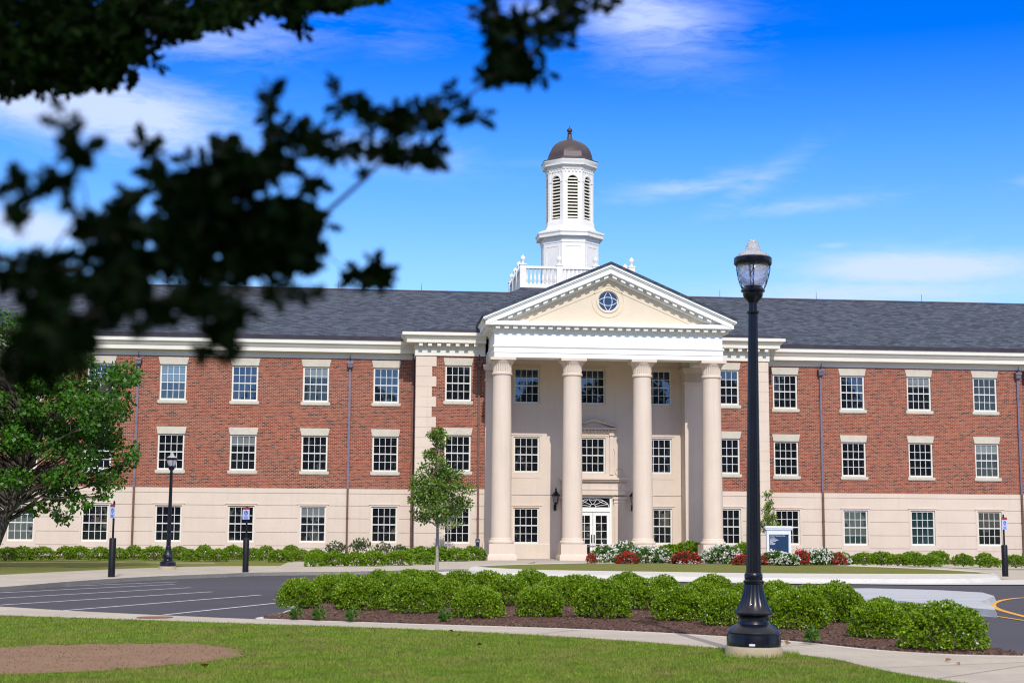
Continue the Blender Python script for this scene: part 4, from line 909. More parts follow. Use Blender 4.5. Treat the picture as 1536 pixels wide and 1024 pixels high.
sub(dm, 'drum', M['cupola'], cpo); sub(dk, 'louver_backing', M['dark'], cpo)
c2 = MB(); octa(c2, [(2.80, 23.30), (2.84, 23.42), (2.95, 23.50), (3.20, 23.56), (3.20, 23.70), (3.30, 23.78), (3.32, 23.90)]); sub(c2, 'drum_cornice', M['cupola'], cpo).data
dmh = MB(); octa(dmh, [(3.36, 23.90), (3.36, 23.94), (2.80, 23.99), (2.70, 24.06), (2.66, 24.2), (2.58, 24.4), (2.44, 24.62), (2.20, 24.85), (1.86, 25.06), (1.40, 25.24), (.85, 25.37), (.50, 25.42)])
sub(dmh, 'dome', M['dome'], cpo)
for k in range(8):
    pass
fn = MB(); fn.lathe([(.24, 25.38), (.20, 25.44), (.15, 25.62), (.12, 25.80), (.16, 25.83), (.07, 25.88), (.08, 25.91), (.155, 25.97), (.175, 26.05), (.15, 26.13), (.07, 26.20), (.03, 26.24), (.012, 26.40)], CU, 14); sub(fn, 'finial', M['dome'], cpo)
pn = MB()
for k in range(8):
    T = Matrix.Translation(Vector(CU))@Matrix.Rotation(k*math.pi/4, 4, 'Z'); y = -3.34/2
    for x0, x1, z0, z1 in ((-.50, -.46, 16.9, 18.55), (.46, .50, 16.9, 18.55), (-.46, .46, 18.51, 18.55)): pn.box(x0, x1, y-.02, y+.01, z0, z1, T)
sub(pn, 'panel_moulding', M['cupola'], cpo)

# ------------------------------------------------------------------ street lamps
def lamp(x, y, z, foot=True, rx=0, ry=0, yaw=0):
    r = empty('street_lamp', (x, y, z))
    f_ = MB(); f_.lathe([(.375, -.2), (.375, .12), (.36, .15), (0, .15)], n=40); f_.build('footing', M['footing'], r)
    b_ = MB(); b_.lathe([(.352, .15), (.352, .28), (.345, .30), (.35, .32), (.335, .345), (.27, .40), (.215, .43), (.205, .46), (.20, .50), (.205, .52), (.235, .535), (.252, .55), (.252, .57)], n=40)
    b_.build('base', M['black'], r)
    b2 = MB(); b2.lathe([(.250, .57), (.225, .60), (.185, .68), (.155, .77), (.135, .86), (.122, .93)], n=48, flute=.05); b2.lathe([(.12, .92), (.135, .94), (.135, .97), (.115, .985), (.12, 1.01), (.12, 1.05), (.108, 1.07)], n=32); b2.build('fluted_base', M['black'], r)
    p_ = MB(); p_.lathe([(.098, 1.06), (.090, 2.0), (.079, 3.0), (.063, 4.43)], n=32, flute=.09); p_.lathe([(.070, 4.43), (.084, 4.44), (.084, 4.465), (.062, 4.475), (.058, 4.59)], n=24); p_.build('pole', M['black'], r)
    h_ = MB(); h_.lathe([(.058, 4.57), (.075, 4.60), (.122, 4.645), (.134, 4.68), (.136, 4.715), (.160, 4.725), (.162, 4.745), (.138, 4.765), (.118, 4.80), (.10, 4.805)], n=32)
    rm_ = MB(); rm_.lathe([(.218, 5.10), (.248, 5.085), (.256, 5.10), (.254, 5.170), (.238, 5.182), (.20, 5.180), (.2, 5.11), (.218, 5.10)], n=40)
    ho = h_.build('lamp_head', M['black'], r); rm_.build('rim', M['black'], r)
    g1 = MB(); g1.lathe([(.115, 4.79), (.145, 4.83), (.178, 4.89), (.198, 4.95), (.208, 5.02), (.212, 5.11)], n=40)
    g1.lathe([(.235, 5.175), (.215, 5.205), (.180, 5.236), (.135, 5.262), (.102, 5.285), (.088, 5.33), (.074, 5.375), (.060, 5.405), (.035, 5.42), (0, 5.424)], n=40); g1.build('globe', M['globe'], r)
    for k in range(3):
        a = math.radians(yaw)+k*2*math.pi/3; c = MB(); tang = Vector((-math.sin(a), math.cos(a), 0))*.03; rad = Vector((math.cos(a), math.sin(a), 0))
        prof = [(.243, 5.095), (.240, 5.02), (.222, 4.93), (.19, 4.83), (.15, 4.755)]
        for sg in (-1, 1): c.tube([rad*q+tang*sg*(1-.5*i/4)+Vector((0, 0, zz)) for i, (q, zz) in enumerate(prof)], .0065, 6)
        for i in range(4):
            q0, q1 = prof[i], prof[i+1]; s0 = 1 if i % 2 else -1
            c.tube([rad*q0[0]+tang*s0*(1-.5*i/4)+Vector((0, 0, q0[1])), rad*q1[0]-tang*s0*(1-.5*(i+1)/4)+Vector((0, 0, q1[1]))], .004, 5)
        c.build('cage_arm', M['black'], r)
    r.rotation_euler = (rx, ry, 0); return r
mm = lamp(LAMP[0], LAMP[1], .09, ry=.0125, yaw=-108); mm.scale = (.925, .925, .948)
pl_ = MB(); pl_.box(-.05, .05, -.358, -.350, .17, .195); tagp = pl_.build('id_plate', M['sign_ink'], mm); tagp.location = (-.10, .015, 0)
tag(mm, 'tall black fluted lamp post with clear acorn globe, standing in the near grass', 'street lamp', 'black acorn-globe lamp posts')
fl = G(251.5, 848.2, .24)
m2_ = copy_tree(mm); m2_.location = (fl[0], fl[1], .11); m2_.rotation_euler = (0, .006, .6); m2_.scale = (.83, .83, .785)
for ch in m2_.children:
    if ch.name.startswith('id_plate'): bpy.data.objects.remove(ch); break
m2_['label'] = 'distant small-looking black lamp post with acorn globe on far lawn before the left wing hedge'

# ------------------------------------------------------------------ accessible parking sign posts
def accessible(x, y, z, h_top, h_sleeve, rz, label, sw=.30, shh=.42, finial=True):
    r = empty('sign_post', (x, y, z)); a = MB(); a.lathe([(.105, 0), (.105, h_sleeve-.02), (.09, h_sleeve), (0, h_sleeve+.003)], n=20); a.build('bollard_sleeve', M['matte_black'], r)
    p = MB(); p.tube([(0, 0, h_sleeve-.02), (0, 0, h_top+.02)], .032, 10)
    if finial: p.lathe([(.03, h_top), (.045, h_top+.02), (.02, h_top+.05), (.035, h_top+.08), (.0, h_top+.12)], n=10)
    p.build('post', M['matte_black'], r)
    s = MB(); s.box(-sw/2, sw/2, -.05, -.042, h_top-shh, h_top-.085); so = s.build('sign_plate', M['sign_lilac'], r)
    t = MB(); t.box(-sw/2, sw/2, -.05, -.042, h_top-.083, h_top); to = t.build('red_strip', M['sign_red'], so)
    c = MB(); zc = h_top-.20; c.add([(.085*math.cos(2*math.pi*i/20), -.0525, zc+.085*math.sin(2*math.pi*i/20)) for i in range(20)], [tuple(range(20))])
    c.build('blue_disc', M['sign_blue'], so)
    g = MB(); g.add([(q*.012-.008, -.055, zc+.045+w*.012) for q, w in [(math.cos(i*math.pi/4), math.sin(i*math.pi/4)) for i in range(8)]], [tuple(range(8))])
    arcbar(g, [(-.008, zc+.03), (-.004, zc-.005), (.03, zc-.008), (.045, zc-.045)], .013, -.0555, -.0545)
    arcbar(g, [(-.01+.038*math.cos(a_), zc-.025+.038*math.sin(a_)) for a_ in [math.radians(d_) for d_ in range(110, 340, 20)]], .011, -.0562, -.0552)
    g.build('wheelchair_symbol', M['sign_ink'], so)
    tl = MB()
    for k, ww in enumerate((.20, .16, .18)): z0 = h_top-.325-.035*k; tl.box(-ww/2, ww/2, -.0535, -.0515, z0-.009, z0+.009)
    tl.build('sign_lettering', M['sign_blue'], so)
    so.rotation_euler = (0, 0, rz); r['label'] = label; r['category'] = 'sign post'; r['group'] = 'accessible parking sign posts'; return r
p = G(167, 865); accessible(p[0], p[1], .12, 2.20, 1.18, math.radians(-54), 'accessible parking sign on black bollard at far left, turned edge-on, beside the far lamp post')
p = G(368, 858); accessible(p[0], p[1], .12, 2.22, 1.18, math.radians(-36), 'accessible parking sign on black bollard with rounded white rim, standing before a dark left-wing window', finial=False)
p = G(1508, 864); accessible(p[0], p[1], .12, 2.03, 1.08, math.radians(34), 'accessible parking sign on black bollard at right edge beyond the concrete median')

# navy bollard beside the first column
p = G(720, 838); bo = MB(); bo.lathe([(.10, .1), (.10, .95), (.115, .96), (.115, 1.10), (.09, 1.14), (0, 1.15)], (0, 0, 0), 18)
o = bo.build('bollard_light', M['navy_metal']); o.location = (6.08, 76.6, .02); tag(o, 'short dark navy bollard light left of the first portico column', 'bollard')
st = MB(); st.box(-.09, .09, -.12, -.10, .98, 1.06); st.build('light_slot', M['sconce_glass'], o)

# ------------------------------------------------------------------ directory sign
sx = YB  # sign stands on the island behind the roses
ps = AT(1168, 820, 71.0); SG = (ps.x, ps.y-.0)
sg_ = empty('directory_sign', (SG[0], SG[1], .12), math.radians(-3))
def sz(y): return EYE+(797.0-y)/F_PX*71.0*1.0-.12
W2 = .58
f_ = MB(); f_.box(-W2, -W2+.10, -.10, .10, 0, sz(794)); f_.box(W2-.10, W2, -.10, .10, 0, sz(794)); f_.box(-W2+.10, W2-.10, -.10, .10, sz(800.5), sz(794)); f_.box(-W2+.1, W2-.1, -.04, .08, 0.05, sz(800.6)); f_.build('frame', M['sign_white'], sg_)
f_ = MB(); f_.box(-W2-.05, W2+.05, -.15, .15, sz(794)+.002, sz(791.5)); f_.box(-W2-.09, W2+.09, -.19, .19, sz(791.5), sz(789)); f_.add([(-W2-.09, -.19, sz(789)), (W2+.09, -.19, sz(789)), (W2+.09, .19, sz(789)), (-W2-.09, .19, sz(789)), (-W2, 0, sz(788)), (W2, 0, sz(788))], [(0, 1, 5, 4), (2, 3, 4, 5), (0, 4, 3), (1, 2, 5)]); f_.build('cap', M['sign_white'], sg_)
f_ = MB(); f_.box(-W2+.12, W2-.12, -.055, -.041, .15, sz(800.8)); pan = f_.build('panel', M['sign_navy'], sg_)
def text(body, size, loc, mat, par, align='LEFT'):
    cu_ = bpy.data.curves.new('sign_text', 'FONT'); cu_.body = body; cu_.size = size; cu_.extrude = .002; cu_.align_x = align
    o = bpy.data.objects.new('sign_text', cu_); COL.objects.link(o); bpy.context.view_layer.update()
    dg = bpy.context.evaluated_depsgraph_get(); me = bpy.data.meshes.new_from_object(o.evaluated_get(dg)); bpy.data.objects.remove(o)
    me.materials.clear(); me.materials.append(mat); o = bpy.data.objects.new('lettering', me); COL.objects.link(o); o.parent = par; o.location = loc; o.rotation_euler = (math.pi/2, 0, 0); return o
text('College of Continuing Studies', .072, (-W2+.15, -.0585, sz(803.3)), M['sign_ink'], pan).scale = (.86, 1.25, 1)
ln = MB()
for k, (a, b) in enumerate([(.25, 0), (.34, 1), (.42, 2), (.31, 3), (.17, 4), (.28, 5), (.24, 6)]):
    z = sz(805.6)-k*.052; x = -W2+.15
    while x < -W2+.15+a: w = min(random.uniform(.03, .075), -W2+.15+a-x); ln.box(x, x+max(w-.012, .01), -.0585, -.0565, z-.011, z+.011); x += w
ln.build('small_lettering', M['sign_ink'], pan)
tag(sg_, 'white framed directory sign with navy panel, behind the white roses near the lamp post', 'sign')

# ------------------------------------------------------------------ shrubs
def rosettes(n, rx, rz, leaf, lw, k=7, lump=.10, seed=0, flat=.15, depth=.38, up_=.35, base=0.0):
    rg = np.random.default_rng(seed)
    d = unit(rg.normal(size=(n, 3))); d[:, 2] = np.where(d[:, 2] < -.55, -d[:, 2]*.6, d[:, 2]); d = unit(d)
    lumps = unit(rg.normal(size=(14, 3))); lm_ = np.max(d@lumps.T, 1); R_ = 1+lump*(1.6*(lm_-.8)*2)+rg.normal(size=n)*.025
    R_ *= 1-depth*rg.random(n)**1.6; d0 = d.copy(); d[:, 2] = np.where(d[:, 2] < 0, d[:, 2]*1.0, d[:, 2]); hx = np.where(d[:, 2] < .0, np.maximum(1-d[:, 2]**2, .3)**-.22, 1.0)
    P = d*R_[:, None]*np.array([rx, rx, rz]); P[:, :2] *= hx[:, None]*1.03; P[:, 2] += rz*.60+base; P[:, 2] = np.maximum(P[:, 2], base+.03+.05*rg.random(n))
    Pn = np.repeat(P, k, 0); dn = np.repeat(unit(d+np.array([0, 0, up_])), k, 0)
    D = dn*.75+unit(rg.normal(size=(n*k, 3)))*.85; L_ = leaf*(.7+.6*rg.random(n*k))
    return leaves(Pn, D, L_, L_*lw, .22)
def stems(rx, rz, n=9, r=.012, seed=0):
    rr = random.Random(seed); m = MB()
    for i in range(n):
        a = 2*math.pi*i/n+rr.random(); m.tube([(0.02*math.cos(a), .02*math.sin(a), -.03), (rx*.35*math.cos(a), rx*.35*math.sin(a), rz*.6), (rx*.72*math.cos(a), rx*.72*math.sin(a), rz*1.25)], [r, r*.8, r*.4], 5)
    return m
def shrub_proto(name, seed, rx=.5, rz=.40, n=900, leaf=.050, lw=.46, mat='shrub', **k):
    V, Fc = rosettes(n, rx, rz, leaf, lw, seed=seed, **k); o = npmesh(name, V, Fc, M[mat]); s = stems(rx, rz, seed=seed).build('stems', M['bark'], o); return o
near_protos = [shrub_proto('shrub', 20+i, n=1800, leaf=.048, lump=.20, depth=.42) for i in range(4)]
ORD = ['leftmost', 'second from the left', 'third from the left', 'fourth from the left', 'fifth from the left', 'sixth from the left', 'seventh from the left', 'eighth from the left', 'ninth from the left', 'tenth from the left', 'eleventh from the left', 'twelfth from the left', 'thirteenth from the left', 'fourteenth from the left', 'fifteenth from the left', 'sixteenth from the left', 'seventeenth from the left', 'eighteenth from the left', 'nineteenth from the left', 'twentieth from the left'] + ['%dth from the left' % i if i % 10 not in (1, 2, 3) else '%d%s from the left' % (i, {1: 'st', 2: 'nd', 3: 'rd'}[i % 10]) for i in range(21, 60)]
used = set()
def place(protos, i, X, Y, z, sxy, szz, label, cat, group):
    p = protos[i % len(protos)]
    o = p if p.name not in used and not used.add(p.name) else copy_tree(p)
    o.location = (X, Y, z); o.rotation_euler = (0, 0, random.uniform(0, 6.28)); o.scale = (sxy*random.uniform(.95, 1.05), sxy*random.uniform(.95, 1.05), szz); tag(o, label, cat, group); return o
front = [(448, 916, 60, 52), (540, 919, 72, 58), (624, 924, 74, 62), (717, 931, 72, 56), (811, 929, 70, 56), (906, 932, 84, 68), (1018, 935, 74, 60), (1088, 942, 66, 64), (1200, 948, 84, 74), (1318, 961, 80, 66), (1413, 981, 124, 84)]
mid = [(490, 908, 56, 50), (590, 908, 64, 52), (672, 914, 60, 48), (760, 912, 62, 54), (862, 912, 60, 54), (960, 918, 64, 56), (1050, 922, 62, 56), (1140, 930, 70, 62), (1255, 938, 80, 72), (1362, 955, 66, 56)]
back = [(520, 898, 48, 42), (570, 894, 50, 42), (617, 893, 54, 42), (690, 893, 52, 40), (732, 895, 56, 42), (793, 897, 62, 46), (832, 901, 48, 40), (880, 900, 50, 40), (940, 903, 60, 48), (995, 905, 56, 46), (1068, 908, 62, 50), (1116, 915, 50, 44), (1165, 913, 60, 46), (1214, 920, 66, 48), (645, 888, 44, 34), (1275, 928, 50, 44), (1325, 936, 60, 44)]
for nm_, lst in (('front', front), ('middle', mid), ('back', back)):
    lst = sorted(lst)
    for i, (px_, py, w, h) in enumerate(lst):
        X, Y = G(px_, py-w*.08, .15); k_ = F_PX/Y*1.0; sxy = w/k_/1.04; szz = h/k_/.82
        place(near_protos, random.randrange(4) if i > 3 else i, X, Y, .14, sxy, szz, '%s round bright green shrub in the %s row of the mulch bed' % (ORD[i], nm_), 'shrub', 'round shrubs in the mulch bed')
# hedge shrubs along the building
far_protos = [shrub_proto('hedge_shrub', 60+i, n=420, leaf=.085, mat='shrub_far') for i in range(4)]
hl = [(8, 841, 30, 20), (33, 840, 30, 20), (62, 840, 34, 20), (98, 839, 28, 19), (118, 839, 34, 20), (150, 840, 34, 19), (178, 840, 26, 18), (201, 839, 28, 20), (232, 840, 36, 21), (268, 840, 30, 20), (287, 842, 26, 18), (306, 839, 26, 21), (325, 842, 34, 19), (350, 839, 30, 21), (380, 841, 28, 19), (399, 839, 26, 20), (420, 843, 34, 19), (436, 838, 26, 20), (452, 842, 28, 18), (475, 843, 32, 19)]
hl2 = [(470, 850, 28, 22), (501, 849, 40, 22), (534, 849, 32, 22), (560, 849, 40, 23), (599, 848, 42, 23), (637, 847, 30, 19), (630, 842, 44, 22), (655, 842, 36, 22), (685, 842, 38, 20), (710, 841, 36, 22), (664, 838, 20, 18)]
hr = [(1006, 838, 48, 24), (1036, 838, 56, 28), (1083, 838, 40, 24), (1117, 838, 40, 26), (1140, 838, 30, 20), (1296, 847, 38, 19), (1322, 847, 40, 20), (1347, 848, 36, 18), (1372, 848, 40, 20), (1366, 846, 30, 19), (1395, 850, 34, 19), (1408, 847, 34, 22), (1445, 849, 32, 19), (1477, 848, 28, 20), (1484, 851, 32, 17), (1524, 851, 36, 20), (1550, 851, 30, 20), (1262, 846, 30, 18)]
def clampY(X, Y, r):
    wy = (YP if PL < X < PR else YW)-.12-r
    return (X*min(1, wy/Y), min(Y, wy))
def hedge(lst, txt, grp):
    for i, (px_, py, w, h) in enumerate(sorted(lst)):
        X, Y = G(px_, py-1, .13); r = w/28/2; X, Y = clampY(X, Y, r); k_ = F_PX/Y
        place(far_protos, i, X, Y, .12, w/k_/1.04, h/k_/.70, '%s small round hedge shrub %s' % (ORD[i], txt), 'shrub', grp)
hedge(hl, 'along the left wing base', 'hedge along the left wing')
hedge(hl2, 'in the row between left wing and portico', 'shrubs between left wing and portico')
hedge(hr, 'behind and right of the roses', 'shrubs before the right wing')
# scraggly dark shrubs behind
sc_p = [shrub_proto('wispy_shrub', 90+i, n=240, leaf=.075, lw=.4, mat='scrub', depth=.6, lump=.35) for i in range(2)]
for i, (px_, py, w, h) in enumerate([(503, 838, 34, 26), (540, 837, 32, 32), (574, 837, 28, 24), (603, 837, 26, 22)]):
    X, Y = clampY(*G(px_, py, .13), .5); k_ = F_PX/Y
    place(sc_p, i, X, Y, .12, w/k_, h/k_/.7, '%s dark wispy shrub against the wall behind the hedge' % ['leftmost', 'taller, second from left', 'third from left', 'rightmost, low'][i], 'shrub', 'wispy shrubs against the left wing wall')
# rose bushes
def rose_proto(name, seed, petal, leafm, nf, fs, n=380):
    V, Fc = rosettes(n, .5, .42, .075, .55, seed=seed, lump=.22, depth=.4); o = npmesh(name, V, Fc, M[leafm]); stems(.5, .42, 7, seed=seed).build('stems', M['bark'], o)
    rg = np.random.default_rng(seed+5); d = unit(rg.normal(size=(nf, 3))); d[:, 2] = np.abs(d[:, 2])*1.1-.25; d = unit(d)
    P = d*np.array([.53, .53, .45])*(1+.08*rg.normal(size=(nf, 1))); P[:, 2] += .27
    kk = 6; Pn = np.repeat(P, kk, 0)+rg.normal(size=(nf*kk, 3))*fs*.2; D = np.repeat(d, kk, 0)*.5+rg.normal(size=(nf*kk, 3)); V, Fc = leaves(Pn, D, fs, fs*.95, .2)
    npmesh('blossoms', V, Fc, M[petal], o); return o
wr = [rose_proto('white_rose_bush', 130+i, 'petal_w', 'rose', 110, .075) for i in range(3)]
rr_ = [rose_proto('red_rose_bush', 150+i, 'petal_r', 'red_leaf', 110, .06, 380) for i in range(2)]
wl = [(909, 843, 40, 30), (938, 843, 44, 36), (972, 844, 44, 30), (995, 844, 34, 24), (1068, 844, 34, 26), (1086, 845, 54, 34), (1165, 847, 54, 25), (1183, 848, 30, 22), (1218, 847, 36, 28), (1236, 847, 34, 30), (1262, 847, 26, 20)]
for i, (px_, py, w, h) in enumerate(sorted(wl)):
    X, Y = G(px_, py, .156); Y += .25; X *= (Y)/(Y-.25); k_ = F_PX/Y
    place(wr, i, X, Y, .13, w/k_/1.04, h/k_/.84, '%s white-flowering rose bush on the island lawn' % ORD[i], 'rose bush', 'white rose bushes')
for i, (px_, py, w, h) in enumerate(sorted([(887, 844, 14, 18), (941, 845, 34, 21), (1028, 845, 40, 22), (1113, 847, 26, 20), (1145, 847, 22, 18), (1201, 847, 24, 28), (1255, 847, 28, 22)])):
    X, Y = G(px_, py, .156); k_ = F_PX/Y
    place(rr_, i, X, Y, .13, w/k_/1.04, h/k_/.84, '%s red-flowering rose bush on the island lawn' % ORD[i], 'rose bush', 'red rose bushes')
# weeds in the bed
V, Fc = rosettes(16, .06, .09, .09, .3, seed=5); wd = npmesh('weed', V, Fc, M['rose'])
for i, (px_, py) in enumerate([(445, 927), (479, 928), (529, 930), (668, 932), (1219, 962)]):
    o = wd if i == 0 else wd.copy()
    if i: COL.objects.link(o)
    X, Y = G(px_, py, .15); o.location = (X, Y, .15); tag(o, '%s small green weed at the walk edge of the mulch' % ['leftmost', 'second from the left', 'third from the left', 'fourth from the left', 'rightmost, right of the big lamp,'][i], 'weed', 'weeds in the mulch')

# ------------------------------------------------------------------ trees
LOBED = [(0, 0), (.18, .16), (.28, .08), (.42, .40), (.52, .16), (.70, .34), (.80, .12), (1, 0), (.80, -.12), (.70, -.34), (.52, -.16), (.42, -.40), (.28, -.08), (.18, -.16)]
def make_tree(name, base, trunk_pts, trunk_r, clumps, nleaf, leaf, lw, bark, lmat, seed=0, spread=1.0, droop=.2, twig=True):
    """clumps: list of (centre Vector, radius) in tree space"""
    rg = np.random.default_rng(seed); r = empty(name, base); rd = random.Random(seed)
    tr = MB(); tr.tube(trunk_pts, trunk_r, 12)
    tp = [Vector(p) for p in trunk_pts]
    for c, rad in clumps:
        c = Vector(c); cand = [(q_, tp[q_].lerp(tp[q_+1], w_/6)) for q_ in range(len(tp)-1) for w_ in range(7)]; zmin = min(k2[0].z if isinstance(k2[0], Vector) else k2[0][2] for k2 in clumps)
        good = [(q_, p_) for q_, p_ in cand if p_.z < c.z-.35*math.hypot(c.x-p_.x, c.y-p_.y) and p_.z > min(zmin*.8, tp[-1].z*.5)] or [(q_, p_) for q_, p_ in cand if p_.z > min(zmin*.8, tp[-1].z*.5)][:8]
        i, a = min(good, key=lambda q: (q[1]-c).length*rd.uniform(.7, 1.4))
        m1 = a.lerp(c, .45)+Vector((rd.uniform(-.1, .1), rd.uniform(-.1, .1), .12))*(c-a).length*.6
        rr = min(trunk_r[i]*.42, .010+.010*(c-a).length)
        tr.tube([a, m1, c], [rr, rr*.65, rr*.25], 6)
        if twig:
            for q in range(3):
                e = c+Vector(rg.normal(size=3))*rad*.5; tr.tube([m1.lerp(c, .5+.15*q), e], [rr*.35, rr*.12], 4)
    tr.build('trunk', M[bark], r)
    C_ = np.array([c for c, _ in clumps]); R_ = np.array([q for _, q in clumps]); wgt = R_**2; wgt = wgt/wgt.sum()
    idx = rg.choice(len(C_), nleaf, p=wgt); d = unit(rg.normal(size=(nleaf, 3))); rad = R_[idx]*(.25+.80*rg.random(nleaf)**.6)*spread
    P = C_[idx]+d*rad[:, None]*np.array([1, 1, .72]); D = d*.6+rg.normal(size=(nleaf, 3))*.6; D[:, 2] -= droop
    L_ = leaf*(.7+.6*rg.random(nleaf)); V, Fc = leaves(P, D, L_, L_*lw, .22); npmesh('crown', V, Fc, M[lmat], r); return r
# left maple on the far lawn
TB = (-13.0, 55.0, .1); tkx = F_PX/55.0
def tw(px_, py, dy=0): v = AT(px_, py, 55.5+dy); return (v.x-TB[0], v.y-TB[1], v.z-TB[2])
rd = random.Random(3); cl = []
shape = [(30, 495, 40, 22), (90, 515, 42, 22), (10, 560, 60, 40), (70, 560, 60, 40), (120, 560, 40, 30), (165, 570, 36, 20), (30, 610, 60, 40), (95, 620, 60, 36), (150, 610, 50, 30), (180, 640, 26, 16), (60, 660, 60, 26), (130, 665, 50, 24), (178, 680, 36, 16), (110, 705, 60, 18), (160, 715, 36, 16), (60, 725, 50, 16), (110, 745, 44, 12), (145, 742, 24, 10), (80, 765, 26, 10), (-60, 600, 60, 90), (-110, 620, 60, 90), (-60, 520, 60, 50), (-40, 690, 60, 40), (-130, 560, 50, 60), (95, 775, 12, 6), (195, 575, 14, 8), (-160, 650, 50, 60)]
for x, y, rx, ry in shape:
    for _ in range(max(2, int(rx*ry/150))):
        a = rd.random()*6.28; q = math.sqrt(rd.random()); cl.append((tw(x+rx*q*math.cos(a), y+ry*q*math.sin(a), rd.uniform(-3, 3)*(rx/60)), rd.uniform(.32, .62)*(1 if rx > 30 else .6)))
tpts = [(0, 0, 0), tw(-6, 815), tw(10, 775), tw(26, 735), tw(34, 700), tw(30, 650), tw(20, 590)]
tpts = [tw(-22, 858), tw(-8, 815), tw(10, 772), tw(27, 735), tw(36, 700), tw(40, 650), tw(30, 590)]
mt = make_tree('maple_tree', TB, tpts, [.26, .22, .19, .16, .13, .09, .04], cl, 42000, .15, .8, 'bark_grey', 'maple', 4, 1.0, .25)
tag(mt, 'broad green maple at left with leaning trunk and branches over the left wing', 'tree')
# young trees
def young(px_, py, cz0, cz1, wid, seed, label, nl, leaf=.095, prof=None, trunk=.045, Yf=None):
    X, Y = G(px_, py, .14)
    if Yf: X *= Yf/Y; Y = Yf
    rd = random.Random(seed); cl = []
    for k in range(70):
        t = rd.random(); z = cz0+(cz1-cz0)*t; rr = wid*prof(t)*math.sqrt(rd.random()); a = rd.random()*6.28
        cl.append(((rr*math.cos(a), rr*math.sin(a), z), wid*.24*(.45+.6*prof(t))))
    h = cz1; r = make_tree('young_tree', (X, Y, .12), [(0, 0, 0), (.01, 0, h*.3), (0, 0, h*.6), (.03, 0, h*.96)], [trunk*1.2, trunk, trunk*.8, trunk*.3], cl, nl, leaf, .5, 'bark_pale', 'young', seed, 1.0, .0)
    tag(r, label, 'tree', 'young trees'); return r
pf = lambda t: float(np.interp(t, [0, .06, .2, .4, .55, .7, .82, .88, .96, 1], [.55, 1.0, 1.1, .92, .62, .42, .16, .24, .20, .08]))
young(655, 869, 1.75, 4.45, .98, 8, 'young tree with pale slim trunk and pyramid crown rising from the mulch bed', 7800, prof=pf)
young(671, 842, 1.6, 3.1, .8, 9, 'thin young tree close to the wall, half hidden behind the bigger young tree', 1500, prof=lambda t: 1-.5*t, trunk=.035, Yf=76.4)
young(1154, 840, 1.5, 3.5, .62, 12, 'narrow young tree with pointed crown behind the directory sign', 1500, .12, prof=lambda t: max(.22, 1-t*1.0) if t < .6 else .3, Yf=75.5)
# tree line behind the camera (mirrored in the windows)
rd = random.Random(9); cl = []
for k in range(150):
    a = rd.random()*6.28; t = rd.random(); R0 = 7.2*math.sin(math.pi*(.15+.8*t))*math.sqrt(rd.random()); cl.append(((R0*math.cos(a), R0*math.sin(a), 1.2+t*14.5), rd.uniform(1.0, 2.0)))
bt = make_tree('oak_tree', (-12, -38, 0), [(0, 0, 0), (.1, 0, 4), (.2, .2, 8), (0, .1, 12)], [.5, .4, .28, .1], cl, 16000, .55, .6, 'bark_grey', 'far_leaf', 5, 1.1)
spots = [(-52, -36, .95), (-38, -40, 1.15), (-26, -34, .85), (-12, -40, 1.1), (0, -44, .9), (11, -40, 1.15), (24, -37, .95), (36, -42, 1.2), (49, -36, .9), (62, -40, 1.1), (76, -38, 1.0), (-66, -40, 1.1)]
for i, (x, y, s) in enumerate(spots):
    o = bt if i == 0 else copy_tree(bt); o.location = (x, y, 0); o.scale = (s, s, s*(1.22 if i in (1, 2, 3, 11) else 1.42)); o.rotation_euler = (0, 0, i*1.3)
    tag(o, 'big oak in the row behind the viewer, %s, mirrored in the windows' % ORD[i], 'tree', 'oaks behind the viewer')

# ------------------------------------------------------------------ the overhanging oak in the foreground
TR = Vector((-4.6, -1.2, .1)); fo = empty('overhanging_oak', TR)
tag(fo, 'dark blurred oak branches hanging close to the lens across the upper left', 'tree')
tk = MB(); tk.tube([(-4.6, -1.2, 0), (-4.5, -1.2, 1.6), (-4.3, -1.0, 3.2), (-4.1, -1.2, 5.2), (-4.0, -1.2, 7.5)], [.42, .33, .29, .22, .12], 14)
Pl, Dl, Ll = [], [], []
def P3(px_, py, d): return AT(px_, py, d)
def branch(pts, r0, r1):
    Q = [P3(*p) if not isinstance(p, Vector) else p for p in pts]; r0 *= .22; r1 *= .5; tk.tube(Q, [r0+(r1-r0)*i/(len(Q)-1) for i in range(len(Q))], 7)
    return Q
branch([Vector((-4.3, -1.0, 3.0)), Vector((-3.0, 1.2, 2.6)), (-160, 330, 3.0), (60, 405, 2.9), (200, 395, 2.9), (330, 370, 3.0), (440, 345, 3.05), (490, 318, 3.05), (545, 270, 3.1), (600, 215, 3.15), (680, 165, 3.25), (735, 118, 3.3), (790, 60, 3.35), (860, 20, 3.4), (915, 8, 3.4)], .035, .003)
branch([(330, 370, 3.0), (400, 300, 3.0), (470, 265, 3.0), (540, 190, 3.05), (500, 130, 3.05)], .010, .002)
branch([(400, 300, 3.0), (405, 210, 3.0), (410, 145, 3.0)], .006, .002)
branch([(200, 395, 2.9), (300, 330, 2.95), (260, 280, 2.95), (215, 220, 2.95)], .009, .002)
branch([(60, 405, 2.9), (130, 300, 2.4), (105, 210, 2.35)], .010, .002)
branch([Vector((-4.2, -1.1, 4.4)), Vector((-3.2, 1.5, 3.8)), (-200, 20, 5.0), (60, 60, 5.0), (200, 55, 5.0), (350, 25, 5.0), (480, 8, 5.1), (560, -5, 5.1)], .035, .004)
branch([(60, 60, 5.0), (120, 120, 5.0), (165, 132, 5.0)], .008, .003)
